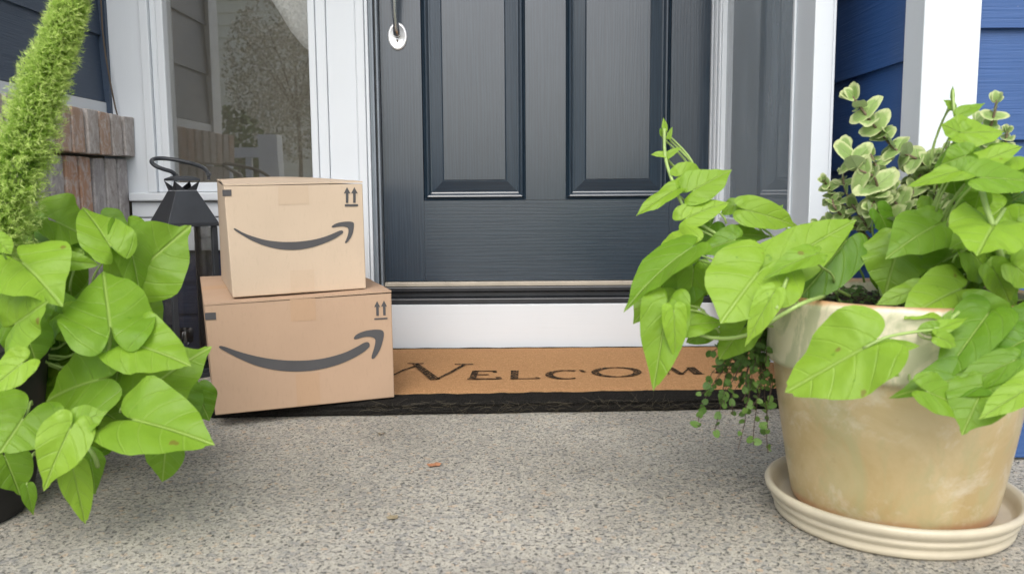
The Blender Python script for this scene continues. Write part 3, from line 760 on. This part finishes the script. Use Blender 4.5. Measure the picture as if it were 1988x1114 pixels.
def vine(name, label, specs, mats, crown, plantcat='vine', stem_r=.0016, fillers=(), extra_stems=()):
    r = thing(name, label, plantcat)
    b = MB(); st = MB(); k = 0
    for sp in specs:
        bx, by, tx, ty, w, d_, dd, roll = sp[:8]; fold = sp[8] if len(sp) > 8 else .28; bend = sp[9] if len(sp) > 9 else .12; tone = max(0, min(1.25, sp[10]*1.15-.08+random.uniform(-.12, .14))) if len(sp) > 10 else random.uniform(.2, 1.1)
        B = at(bx, by, d_); T = at(tx, ty, d_+dd); W = w/FPX*d_*1.0
        view = (CAM-B).normalized(); nrm = (view*.75 + Vector((0, -.1, 1))*.5).normalized()
        m = (T-B).normalized(); n0 = (nrm-m*nrm.dot(m)).normalized()
        n1 = Matrix.Rotation(R_(roll), 3, m) @ n0
        W /= max(.35, abs(n1.dot((view-m*view.dot(m)).normalized())))
        leafmesh(b, B, T, W, n1, fold, bend+random.uniform(-.02, .14), random.uniform(.02, .09), seed=k*13+5, rn=tone)
        # petiole
        C_ = Vector(crown); L_ = (C_-B).length; tgt = B.lerp(C_, min(.5, .06/max(L_, .01))) + Vector((0, .025, -.02)); tgt.y = max(tgt.y, B.y+.015)
        p1 = B - n1*.012 - m*.004; pts = []
        for q in range(8):
            f = q/7; pts.append(B*(1-f)**3 + (p1-n1*.02)*3*f*(1-f)**2 + (tgt+Vector((0, 0, .02)))*3*f*f*(1-f) + tgt*f**3)
        st.tube(pts, [stem_r*(.8+.3*q/7) for q in range(8)], 6)
        if k % 3 == 0 and L_ < .17:
            pts2 = [tgt.lerp(C_, q/5)+Vector((0, 0, -.03*math.sin(q/5*math.pi))) for q in range(6)]; st.tube(pts2, stem_r*1.4, 6)
        k += 1
    for path in extra_stems:
        pts = [at(*p[:3]) for p in path['p']]; st.tube(sm3(pts), path.get('r', .002), 7)
    b.build('leaves', mats[0], r, smooth=True); st.build('stems', mats[1], r, smooth=True)
    return r
def sm3(pts, sub=4):
    out = []
    n = len(pts)
    for k in range(n-1):
        p0, p1, p2, p3 = pts[max(k-1, 0)], pts[k], pts[k+1], pts[min(k+2, n-1)]
        for q in range(sub):
            f = q/sub
            out.append(.5*((2*p1)+(p2-p0)*f+(2*p0-5*p1+4*p2-p3)*f*f+(-p0+3*p1-3*p2+p3)*f**3))
    out.append(pts[-1]); return out
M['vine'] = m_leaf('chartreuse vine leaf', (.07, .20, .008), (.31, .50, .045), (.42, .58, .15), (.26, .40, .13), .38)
M['vstem'] = m_simple('pale green stem', (.30, .42, .12), .5, var=.2)
left = [
 (46,512,110,566,150,1.10,-.04,0,.15,.15,.85), (31,628,92,585,112,1.08,-.02,10,.3,.1,.8), (50,645,72,706,92,1.16,.0,0,.2,.1,.3),
 (214,632,200,522,172,1.10,.07,0,.12,.05,.55), (214,478,161,389,92,1.18,.02,5,.3,.2,.7), (276,520,369,437,150,1.24,.02,20,.25,.1,.55),
 (246,455,279,573,80,1.22,0,-30,.3,.1,.5), (112,432,172,462,92,1.26,.02,-15,.3,.1,.5), (112,505,190,512,44,1.16,0,20,.4,.1,.6), (140,522,135,590,60,1.30,.02,0,.2,.1,.05),
 (8,562,76,574,56,1.16,0,15,.2,.1,.45), (258,668,361,694,116,1.10,-.03,0,.2,.15,.65), (188,738,70,768,150,1.13,.02,0,.15,.1,.4), (285,757,404,663,135,1.16,.04,-5,.15,.1,.5),
 (262,815,407,848,150,1.03,-.04,0,.45,.12,.5), (322,868,314,938,76,1.12,0,0,.2,.1,.2), (352,765,374,822,80,1.33,0,0,.2,.1,.15), (385,765,407,818,66,1.35,0,10,.2,.1,.1),
 (43,815,0,880,150,1.04,-.03,0,.2,.1,.5), (136,832,80,947,95,.99,-.04,-5,.25,.2,.95), (150,822,207,796,58,1.0,.01,5,.2,.1,.75), (12,892,42,962,84,1.08,0,0,.2,.1,.35),
 (53,945,66,1003,28,1.08,0,0,.3,.1,.3), (142,912,168,1021,62,1.02,0,0,.4,.1,1.0), (176,895,190,962,46,1.06,0,-20,.2,.1,.2), (172,900,95,905,56,1.08,0,10,.3,.1,.2),
 (42,706,-30,762,64,1.0,-.02,5,.2,.1,.9), (60,748,104,706,54,1.28,0,0,.2,.1,.05), (22,432,-20,458,70,1.26,0,0,.2,.1,.2), (-2,468,22,492,40,1.06,0,0,.2,.1,.8),
 (102,625,110,702,56,1.30,0,0,.2,.1,.1), (136,502,130,472,50,1.25,.01,0,.3,.1,.7), (162,480,190,502,36,1.27,0,0,.2,.1,.3), (60,430,30,395,60,1.28,0,0,.2,.1,.2), (205,430,262,480,60,1.3,0,0,.2,.1,.2),
]
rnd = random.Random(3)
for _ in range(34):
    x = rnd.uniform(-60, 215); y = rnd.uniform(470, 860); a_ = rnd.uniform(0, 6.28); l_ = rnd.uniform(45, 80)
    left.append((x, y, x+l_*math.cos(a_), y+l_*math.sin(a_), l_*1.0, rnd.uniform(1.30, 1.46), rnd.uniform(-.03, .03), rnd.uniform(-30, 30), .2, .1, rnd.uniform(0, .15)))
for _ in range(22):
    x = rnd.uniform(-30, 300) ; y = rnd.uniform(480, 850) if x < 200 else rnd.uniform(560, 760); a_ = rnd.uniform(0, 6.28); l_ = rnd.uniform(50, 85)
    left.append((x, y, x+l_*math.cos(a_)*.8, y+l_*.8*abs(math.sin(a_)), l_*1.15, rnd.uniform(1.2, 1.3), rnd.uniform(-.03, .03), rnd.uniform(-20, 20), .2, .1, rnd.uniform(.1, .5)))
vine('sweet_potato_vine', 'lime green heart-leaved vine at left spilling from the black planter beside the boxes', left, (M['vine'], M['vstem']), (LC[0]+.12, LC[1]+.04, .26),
     extra_stems=[dict(p=[(100,860,1.1),(150,850,1.06),(180,880,1.04),(190,905,1.05)], r=.0028), dict(p=[(214,640,1.1),(213,668,1.12),(205,700,1.15)], r=.0022), dict(p=[(236,868,1.08),(215,855,1.1),(190,850,1.12)], r=.002)])
right = [
 (1291,252,1288,228,11,1.26,0,0,.3,.1,.8), (1298,268,1305,246,10,1.26,0,0,.3,.1,.6), (1285,262,1282,248,8,1.27,0,0,.3,.1,.6), (1292,300,1264,298,13,1.25,0,0,.2,.1,.85), (1295,303,1323,283,14,1.25,0,0,.2,.1,.8),
 (1322,342,1371,326,48,1.24,.01,10,.2,.1,.95), (1346,370,1421,327,66,1.22,.0,0,.2,.05,.75), (1312,368,1234,415,32,1.22,-.02,15,.4,.1,.85), (1332,424,1415,384,52,1.20,0,0,.15,.1,.85),
 (1378,440,1345,476,58,1.25,0,0,.2,.1,.05), (1335,486,1198,577,62,1.12,-.03,30,.3,.1,.45), (1330,482,1266,496,80,1.15,.03,0,.2,.1,.95), (1284,560,1228,622,64,1.18,-.02,0,.2,.1,.7),
 (1340,525,1290,612,92,1.17,0,0,.25,.1,.2), (1346,528,1336,628,62,1.16,0,10,.25,.1,.45), (1296,592,1267,756,96,1.09,-.03,0,.3,.12,.6), (1308,605,1315,698,50,1.07,-.01,-10,.3,.1,.9),
 (1470,532,1400,618,175,1.08,-.04,0,.12,.15,.95), (1500,522,1668,416,112,1.10,.03,5,.15,.1,.85), (1642,468,1536,606,98,1.14,-.04,-25,.3,.1,.15), (1582,494,1482,524,44,1.06,-.01,10,.2,.1,.6),
 (1501,570,1443,669,52,1.04,-.01,0,.3,.1,.95), (1324,634,1413,616,50,1.10,0,0,.25,.1,.65), (1442,638,1394,694,78,1.13,-.01,0,.25,.12,.7), (1502,548,1456,592,44,1.08,0,0,.2,.1,.75),
 (1448,408,1562,433,60,1.22,0,8,.15,.1,.75), (1426,466,1350,490,54,1.20,0,0,.3,.1,.3), (1430,456,1502,450,36,1.24,0,0,.2,.1,.35), (1552,452,1500,466,26,1.2,0,0,.2,.1,.4), (1426,399,1398,416,30,1.24,0,0,.2,.1,.4), (1506,412,1520,396,14,1.3,0,0,.2,.1,.3),
 (1742,488,1717,567,122,1.12,-.02,0,.2,.1,.55), (1812,440,1725,486,100,1.08,-.02,0,.2,.1,.5), (1862,478,1788,537,80,1.09,-.01,0,.25,.1,.55), (1782,560,1700,589,42,1.05,0,0,.2,.1,.75),
 (1862,562,1764,602,112,1.02,-.03,0,.15,.1,.85), (1929,437,1900,482,150,.97,-.05,0,.2,.1,.85), (1994,445,1948,492,84,1.04,0,0,.2,.1,.6), (1930,525,1965,590,58,1.02,0,0,.3,.1,.8), (1975,520,2015,558,64,1.0,0,0,.2,.1,.7),
 (1890,596,2006,638,72,.99,-.01,15,.2,.12,.3), (1916,612,1825,733,104,.97,-.04,0,.3,.12,.25), (1815,642,1882,611,30,.95,0,0,.2,.1,.75), (1822,655,1864,670,34,.94,0,0,.2,.1,.8), (1815,636,1782,637,28,.95,0,0,.2,.1,.5), (1822,650,1848,598,26,.96,0,0,.2,.1,.5),
 (1676,676,1523,761,165,.925,.02,0,.15,.08,.75), (1688,690,1750,729,60,.93,0,0,.2,.1,.6), (1690,682,1790,664,42,.93,.0,0,.2,.1,.65),
 (1955,716,1732,752,96,.93,0,5,.25,.1,.1), (1905,762,1868,838,112,.91,-.02,0,.2,.1,.4), (1800,760,1900,800,70,.915,0,0,.2,.1,.45), (2015,742,1901,808,66,.88,-.01,0,.2,.1,.8), (1968,700,1831,763,62,.92,0,0,.2,.1,.3), (1990,660,1900,705,80,.94,0,0,.2,.1,.1), (2010,620,1960,680,90,.97,0,0,.2,.1,.1),
 (1866,258,1952,254,56,1.08,0,0,.2,.1,.9), (1866,258,1827,242,40,1.08,0,0,.15,.1,.9), (1906,314,1987,280,44,1.05,0,0,.2,.1,.8), (1892,324,1762,353,42,1.03,0,10,.2,.1,.7), (1905,345,2030,347,62,.96,0,0,.2,.1,.35),
 (1902,360,1858,402,74,1.18,0,0,.2,.1,.1), (1940,385,2012,392,46,1.1,0,0,.2,.1,.1), (1850,208,1834,193,15,1.12,0,0,.2,.1,.6), (1864,222,1915,195,24,1.10,0,0,.2,.1,.7), (1849,190,1850,165,8,1.12,0,0,.2,.1,.1),
 (1560,540,1535,612,60,1.16,0,0,.3,.1,.4), (1900,500,1935,545,50,1.1,0,0,.2,.1,.3), (1945,560,1985,600,50,1.08,0,0,.2,.1,.2),(1940,510,1905,530,30,1.05,0,0,.2,.1,.7),
]
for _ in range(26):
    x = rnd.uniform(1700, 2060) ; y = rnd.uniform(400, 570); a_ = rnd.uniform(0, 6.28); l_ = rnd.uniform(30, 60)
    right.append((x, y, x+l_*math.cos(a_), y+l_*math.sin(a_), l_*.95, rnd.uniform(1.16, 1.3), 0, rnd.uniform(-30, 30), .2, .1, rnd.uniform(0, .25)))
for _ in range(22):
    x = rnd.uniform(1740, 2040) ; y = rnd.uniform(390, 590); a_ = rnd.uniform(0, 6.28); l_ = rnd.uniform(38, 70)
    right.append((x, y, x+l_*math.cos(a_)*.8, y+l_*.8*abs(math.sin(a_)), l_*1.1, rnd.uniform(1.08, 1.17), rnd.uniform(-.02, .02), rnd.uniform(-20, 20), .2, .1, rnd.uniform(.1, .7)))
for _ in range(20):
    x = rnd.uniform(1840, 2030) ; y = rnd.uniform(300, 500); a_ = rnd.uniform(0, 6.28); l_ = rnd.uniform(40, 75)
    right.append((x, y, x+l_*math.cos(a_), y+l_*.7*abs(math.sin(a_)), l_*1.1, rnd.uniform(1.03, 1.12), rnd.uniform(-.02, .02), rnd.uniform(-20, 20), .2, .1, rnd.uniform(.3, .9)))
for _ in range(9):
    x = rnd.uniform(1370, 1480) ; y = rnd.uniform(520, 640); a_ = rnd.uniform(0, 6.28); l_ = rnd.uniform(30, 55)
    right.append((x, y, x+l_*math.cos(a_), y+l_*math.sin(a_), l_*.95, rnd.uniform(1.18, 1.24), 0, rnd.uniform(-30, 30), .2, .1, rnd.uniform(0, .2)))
vine('sweet_potato_vine', 'lime green heart-leaved vine at right spilling over the cream pot', right, (M['vine'], M['vstem']), (PC[0], PC[1], .31),
     extra_stems=[dict(p=[(1290,250,1.26),(1291,300,1.25),(1303,345,1.24),(1330,405,1.22),(1375,445,1.22),(1430,470,1.2),(1500,500,1.16),(1580,540,1.16),(1650,575,1.17)], r=.0024),
                  dict(p=[(1352,385,1.22),(1348,410,1.22),(1352,425,1.22)], r=.0016), dict(p=[(1322,632,1.1),(1380,655,1.1),(1450,650,1.06),(1520,610,1.02),(1560,588,1.02),(1600,575,1.08)], r=.0026),
                  dict(p=[(1528,540,1.06),(1516,575,1.04),(1508,600,1.03)], r=.0024), dict(p=[(1850,175,1.12),(1853,220,1.11),(1866,260,1.1),(1880,300,1.1),(1895,345,1.12),(1900,480,1.15),(1880,560,1.17)], r=.0020),
                  dict(p=[(1907,372,.99),(1917,410,.975),(1928,438,.97)], r=.0034), dict(p=[(1950,405,.98),(1938,425,.975),(1929,438,.97)], r=.0024), dict(p=[(1935,470,1.02),(1950,520,1.03),(1962,560,1.06)], r=.004), dict(p=[(1676,676,.925),(1720,655,.92),(1770,645,.93),(1815,640,.95)], r=.0018),
                  dict(p=[(1815,640,.95),(1850,615,.97),(1880,590,1.0)], r=.0022)])
# ---------------------------------------------------------------- variegated shrub
OV = [(0, 1.0), (12, .98), (25, .92), (40, .82), (58, .70), (80, .60), (105, .52), (130, .40), (155, .28), (176, .08)]
def variegated():
    lm = m_leaf('variegated leaf', (.17, .29, .07), (.38, .53, .17), (.50, .58, .32), (.42, .50, .30), .25, .5, margin=(.56, .62, .30))
    sm_ = m_simple('brown green stem', (.16, .12, .07), .7)
    r = thing('variegated_shrub', 'bushy plant with cream edged oval leaves standing in the cream pot', 'plant')
    b = MB(); st = MB(); edge = []; rs = random.Random(11)
    paths = [([(1905,230,1.2),(1895,270,1.2),(1880,330,1.2)], 20, 10, .7), ([(1960,250,1.18),(1950,290,1.18),(1930,340,1.19)], 18, 10, .6), ([(1815,300,1.22),(1790,340,1.22),(1770,400,1.21)], 22, 10, .8), ([(1655,192,1.25),(1690,235,1.24),(1712,268,1.24),(1745,290,1.23),(1800,330,1.22),(1810,420,1.2),(1790,540,1.19)], 32, 15, .75),
             ([(1652,285,1.22),(1672,325,1.2),(1700,350,1.2),(1712,400,1.2),(1735,445,1.2),(1770,540,1.19)], 34, 14, .85),
             ([(1690,400,1.2),(1720,380,1.2),(1745,410,1.2),(1770,470,1.2)], 30, 13, .7),
             ([(1937,192,1.16),(1930,225,1.16),(1920,265,1.16),(1905,310,1.17),(1880,420,1.18),(1850,540,1.18)], 22, 13, .75),
             ([(1596,350,1.27),(1612,375,1.26),(1625,410,1.25),(1660,450,1.24),(1720,500,1.22)], 17, 11, .55),
             ([(1585,430,1.26),(1620,428,1.25),(1660,440,1.24),(1700,480,1.22)], 16, 11, .6),
             ([(1600,395,1.27),(1640,400,1.25),(1690,430,1.23)], 16, 11, .6),
             ([(1838,285,1.22),(1830,320,1.22),(1820,380,1.21),(1810,460,1.2)], 20, 11, .5),
             ([(1870,280,1.2),(1860,320,1.22),(1850,400,1.21)], 18, 11, .5),
             ([(1780,300,1.26),(1800,350,1.25),(1800,440,1.22)], 20, 10, .4),
             ([(1760,360,1.28),(1790,400,1.27),(1800,460,1.22)], 17, 8, .25),
             ([(1690,300,1.24),(1720,340,1.23),(1760,400,1.22)], 24, 10, .6), ([(1760,330,1.27),(1780,380,1.26),(1790,450,1.22)], 18, 7, .35), ([(1810,380,1.27),(1815,420,1.26),(1800,470,1.22)], 18, 7, .3), ([(1850,310,1.24),(1850,370,1.24),(1840,450,1.22)], 18, 7, .4), ([(1630,330,1.26),(1650,380,1.25),(1690,450,1.23)], 18, 9, .6), ([(1720,440,1.26),(1750,450,1.25),(1780,480,1.23)], 20, 8, .4),
             ([(1830,350,1.28),(1840,400,1.27),(1830,460,1.22)], 17, 8, .25),
             ([(1870,360,1.28),(1870,400,1.27),(1850,460,1.22)], 17, 8, .2)]
    for pth, size, step, tone in paths:
        P = sm3([at(p[0]+rs.gauss(0, 4), p[1]+rs.gauss(0, 3), p[2]+rs.gauss(0, .012)) for p in pth], 8); st.tube(P, .0019, 6)
        acc = 0; k = 0; S = step/FPX*1.2
        for i in range(1, len(P)):
            acc += (P[i]-P[i-1]).length
            if i == 1 or acc > S:
                acc = 0; t_ = (P[i]-P[i-1]).normalized(); q = P[i]
                if pr_y(q) > 455: break
                a_ = k*1.45+rs.random()*.5; e1 = t_.cross(Vector((.3, .9, .1))).normalized(); e2 = t_.cross(e1)
                k += 1
                for sgn in (0, math.pi) if i > 1 else (0, 2.1, 4.2, 1, 3.1, 5.3):
                    dr = (e1*math.cos(a_+sgn)+e2*math.sin(a_+sgn)) + (-t_)*rs.uniform(.1, .7) if i > 1 else (e1*math.cos(a_+sgn)+e2*math.sin(a_+sgn))*.6+(-t_)
                    dr.normalize(); s_ = size/FPX*1.2*rs.uniform(1.0, 1.5)*(.7 if i < 3 else 1)
                    nn = (-t_*.5+(CAM-q).normalized()*1.0+Vector((rs.gauss(-.1, .35), 0, .5+rs.gauss(0, .3))))
                    leafmesh(b, q+dr*.002, q+dr*s_, s_*.78, nn, rs.uniform(.1, .4), rs.uniform(-.1, .35), .03, rs.randrange(999), tone*rs.uniform(.3, 1.1), edge, OV, 4)
    o = b.build('leaves', lm, r, smooth=True)
    a_ = o.data.attributes.new('edge', 'FLOAT', 'POINT'); a_.data.foreach_set('value', edge)
    st.build('stems', sm_, r, smooth=True)
def pr_y(p):
    v = p-CAM; return 557-FPX*v.dot(up)/v.dot(fw)
variegated()
# ---------------------------------------------------------------- wire vine
def wirevine():
    lm = m_leaf('small round leaf', (.045, .11, .02), (.17, .30, .06), (.25, .36, .12), (.2, .3, .1), .3)
    sm_ = m_simple('wiry brown stem', (.07, .045, .03), .7)
    r = thing('wire_vine', 'wiry trailing plant with tiny round leaves hanging down the left side of the cream pot', 'plant')
    b = MB(); st = MB(); rs = random.Random(5)
    RD = [(0, 1), (20, .97), (45, .88), (70, .8), (100, .74), (130, .66), (160, .5), (176, .2)]
    ends = [(1352,826),(1388,836),(1437,872),(1462,862),(1369,772),(1400,790),(1420,805),(1450,800),(1478,790),(1485,835),(1380,740),(1410,760),(1440,775),(1470,760),(1490,780),(1495,880),(1430,730),(1465,720),(1395,700),(1485,700),(1375,690),(1450,745)]
    for ex, ey in ends:
        sx = rs.uniform(1470, 1500); sy = rs.uniform(590, 640)
        pts = [at(sx+60, sy-20, 1.16)]; n = 7
        for k in range(n+1):
            f = k/n; x = sx+(ex-sx)*f**.7+rs.gauss(0, 5)*(f > 0); y = sy+(ey-sy)*f**1.2+rs.gauss(0, 5)*(f > 0)
            pts.append(at(x, y, 1.12+.14*(1-abs(f-.5))-.06*f))
        P = sm3(pts, 4); st.tube(P, .0006, 4)
        m = 0
        for i in range(8, len(P)):
            if rs.random() < .62:
                m += 1; s_ = rs.uniform(7, 13)/FPX*1.18; dr = Vector((rs.gauss(0, 1), rs.gauss(0, .6), rs.gauss(0, 1))).normalized()
                nn = Vector((rs.gauss(0, .5), -1+rs.gauss(0, .4), rs.gauss(.5, .4)))
                q = P[i]; st.tube([q, q+dr*.003], .0004, 3)
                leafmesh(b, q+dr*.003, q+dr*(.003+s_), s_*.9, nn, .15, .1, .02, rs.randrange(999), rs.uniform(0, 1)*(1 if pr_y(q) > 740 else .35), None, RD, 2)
    # wiry growth on the soil
    for _ in range(46):
        a_ = rs.uniform(0, 6.28); q = Vector((PC[0]+.13*rs.random()*math.cos(a_)-.05, PC[1]+.12*rs.uniform(.1, 1), .30)); pts = [q.copy()]
        dr = Vector((rs.gauss(0, 1), rs.gauss(0, .5), 1))
        for k in range(6):
            dr += Vector((rs.gauss(0, .6), rs.gauss(0, .6), -.35)); q = q+dr.normalized()*.011; q.z = max(q.z, .303); pts.append(q.copy())
        st.tube(sm3(pts, 3), .0008, 4)
        for q in pts[2:]:
            if rs.random() < .75:
                dr2 = Vector((rs.gauss(0, 1), rs.gauss(0, 1), rs.gauss(.4, .5))).normalized(); s_ = rs.uniform(.004, .0085)
                leafmesh(b, q, q+dr2*s_, s_*.9, Vector((rs.gauss(0, .4), -.6, 1)), .15, .1, .02, rs.randrange(999), rs.uniform(0, .4), None, RD, 2)
    b.build('leaves', lm, r, smooth=True); st.build('stems', sm_, r)
wirevine()
# ---------------------------------------------------------------- foxtail fern plume
def foxtail():
    lm = NT('foxtail needle'); at_ = lm.n('Attribute'); at_.attribute_name = 'rnd'
    col = lm.ramp(at_.outputs['Fac'], [(0, (.10, .22, .02)), (.4, (.38, .58, .08)), (1, (.72, .84, .30))])
    lm.done(col, .5, spec=.3); tr = lm.n('BsdfTranslucent'); lm.l(col, tr.inputs['Color']); ms = lm.n('MixShader'); ms.inputs[0].default_value = .35
    lm.l(lm.b.outputs[0], ms.inputs[1]); lm.l(tr.outputs[0], ms.inputs[2]); lm.l(ms.outputs[0], lm.out.inputs[0])
    r = thing('foxtail_fern', 'fluffy foxtail fern plume leaning up at the far left above the vine', 'fern')
    b = MB(); st = MB(); rs = random.Random(9)
    P = sm3([at(-40,560,1.2), at(-12,470,1.19), at(12,390,1.18), at(42,290,1.17), at(72,190,1.16), at(100,110,1.15), at(128,35,1.14), at(148,-30,1.13), at(158,-70,1.12)], 14)
    wd = lambda py: 1.02*(66 if py > 330 else 30+36*max(0, (py-10))/320 if py > 10 else 24)
    st.tube(P, .003, 6)
    n = len(P)
    for i in range(n-1):
        t_ = (P[i+1]-P[i]).normalized(); py = pr_y(P[i]); w = wd(py)/FPX*1.16
        e1 = t_.cross(Vector((0, 1, 0))).normalized(); e2 = t_.cross(e1)
        for _ in range(58):      # side shoots
            a_ = rs.uniform(0, 6.283); q = P[i].lerp(P[i+1], rs.random())
            dr = ((e1*math.cos(a_)+e2*math.sin(a_))+t_*rs.uniform(.35, .8)).normalized(); ln = w*rs.uniform(.55, 1.15)*(1+.14*noise.noise(Vector((i*.35, a_, 0))))
            for k in range(15):
                f = rs.uniform(.35, 1) if k else 1; c = q+dr*ln*f+Vector((0, 0, -.004*f))
                nd = (dr*.9+Vector((rs.gauss(0, .7), rs.gauss(0, .7), rs.gauss(.15, .7)))).normalized()*rs.uniform(.005, .010)
                sd = nd.cross(Vector((rs.gauss(0, 1), rs.gauss(0, 1), rs.gauss(0, 1)))).normalized()*.0006
                v0 = len(b.v); b.poly([c-sd, c+sd, c+nd+sd*.3]); b.rn += [min(1, max(0, (f-.35)*1.3+rs.gauss(0, .15)))]*3
    b.build('needles', lm.m, r); st.build('stem', M['vstem'], r)
foxtail()
# ================================================================ small litter on the floor
M['dry'] = m_simple('dry leaf', (.35, .16, .08), .8, var=.3)
M['dry2'] = m_simple('dull dry leaf', (.22, .18, .11), .8, var=.3)
for (px, py, s_, mm, lab) in ((843, 902, .012, M['dry'], 'small rusty dry leaf scrap lying alone on the concrete in front of the doormat'), (762, 1004, .008, M['dry2'], 'tiny olive brown leaf scrap on the concrete nearest the camera'), (740, 842, .006, M['dry2'], 'tiny tan speck of litter on the concrete just below the boxes')):
    b = MB(); c = atZ(px, py, .002); cc = b.vert(c+Vector((0, 0, .003))); ring = []
    for k in range(9):
        a_ = k/9*6.283; rr = s_*random.uniform(.6, 1.1); ring.append(b.vert(c+Vector((rr*math.cos(a_)*1.3, rr*math.sin(a_)*.8, random.uniform(-.001, .004)))))
    for k in range(9): b.face((cc, ring[k], ring[(k+1) % 9]))
    tag(b.build('dry_leaf', mm, None), lab, 'leaf')
# ================================================================ what the glass reflects: the garden side
M['beige'] = m_siding('beige siding', (.78, .74, .66), (2, 2, 30))
M['bark'] = m_simple('bark', (.12, .09, .07), .9, bscale=30, bstr=.5)
nb = thing('house', 'beige neighbouring house across the garden seen reflected in the sidelight glass', 'house')
b = MB(); siding(b, (-9, -13), (-3.2, -12), (-.17, .98), [-.2+.2*k for k in range(24)], 4.6, .02); b.build('siding_wall', M['beige'], nb)
b = MB(); b.hexa([(-9.4, -12.8, 4.6), (-2.9, -11.6, 4.6), (-2.9, -16, 6.2), (-9.4, -17, 6.2), (-9.4, -12.8, 4.75), (-2.9, -11.6, 4.75), (-2.9, -16, 6.4), (-9.4, -17, 6.4)]); b.build('roof', M['bark'], nb)
b = MB(); b.box(-6.2, -5.2, -12.5, -12.4, 1.0, 2.4); wf = b.build('window', M['white'], nb)
b = MB(); b.box(-6.1, -5.3, -12.39, -12.37, 1.1, 2.3); b.build('pane', M['dark_metal'], wf)
rl = thing('porch_railing', 'white porch railing seen reflected in the sidelight glass', 'railing')
b = MB(); b.box(-4.5, -1.55, -2.98, -2.90, .66, .72); b.box(-4.5, -1.55, -2.97, -2.91, .08, .13); b.build('rail', M['white'], rl)
for k in range(24):
    b = MB(); x = -4.45+k*.122; b.box(x, x+.035, -2.96, -2.925, .131, .659); b.build('baluster', M['white'], rl)
b = MB(); b.box(-1.55, -1.43, -3.0, -2.88, 0, .8); b.build('post', M['white'], rl)
def bush(name, label, cat, cx, cy, z0, rx, rz, n, cols, trunk, ls=1.0):
    r = thing(name, label, cat); rs = random.Random(int(abs(cx*100)))
    t = NT(name+' leaf'); a_ = t.n('Attribute'); a_.attribute_name = 'rnd'
    lm = t.done(t.ramp(a_.outputs['Fac'], [(0, cols[0]), (1, cols[1])]), .7)
    b = MB()
    for _ in range(n):
        while True:
            v = Vector((rs.uniform(-1, 1), rs.uniform(-1, 1), rs.uniform(-1, 1)))
            if .25 < v.length < 1 and noise.noise(v*2.6+Vector((cx, 0, 0))) > -.18: break
        c = Vector((cx+v.x*rx, cy+v.y*rx, z0+v.z*rz)); e = Vector((rs.gauss(0, 1), rs.gauss(0, 1), rs.gauss(0, 1))).normalized()*.035*(rx+.5)*ls; f = e.cross(Vector((rs.gauss(0, 1), rs.gauss(0, 1), rs.gauss(0, 1)))).normalized()*.02*(rx+.5)*ls
        b.poly([c-e, c-f, c+e, c+f]); b.rn += [rs.random()]*4
    b.build('crown', lm, r)
    b = MB(); zb = -.25
    b.tube([(cx, cy, zb), (cx+.03, cy, (zb+z0)/2), (cx, cy, z0)], [trunk, trunk*.8, trunk*.5], 8)
    for k in range(7):
        a2 = k*.9; b.tube([(cx, cy, z0-rz*.4), (cx+rx*.4*math.cos(a2), cy+rx*.4*math.sin(a2), z0+rz*.1), (cx+rx*.8*math.cos(a2), cy+rx*.8*math.sin(a2), z0+rz*.5)], [trunk*.4, trunk*.25, trunk*.08], 5)
    b.build('trunk', M['bark'], r)
bush('garden_tree', 'brownish bare looking tree in the garden reflected in the sidelight', 'tree', -2.45, -7.5, 1.75, .8, 1.0, 9000, ((.20, .18, .13), (.62, .57, .46)), .03, .5)
bush('garden_shrub', 'green shrub beside the railing reflected in the sidelight', 'shrub', -2.0, -3.7, .45, .35, .6, 2600, ((.04, .09, .02), (.12, .2, .05)), .03)
bush('garden_shrub', 'taller green shrub left of the railing reflected in the sidelight', 'shrub', -2.75, -4.2, .3, .4, .6, 2600, ((.05, .11, .02), (.16, .24, .06)), .03)
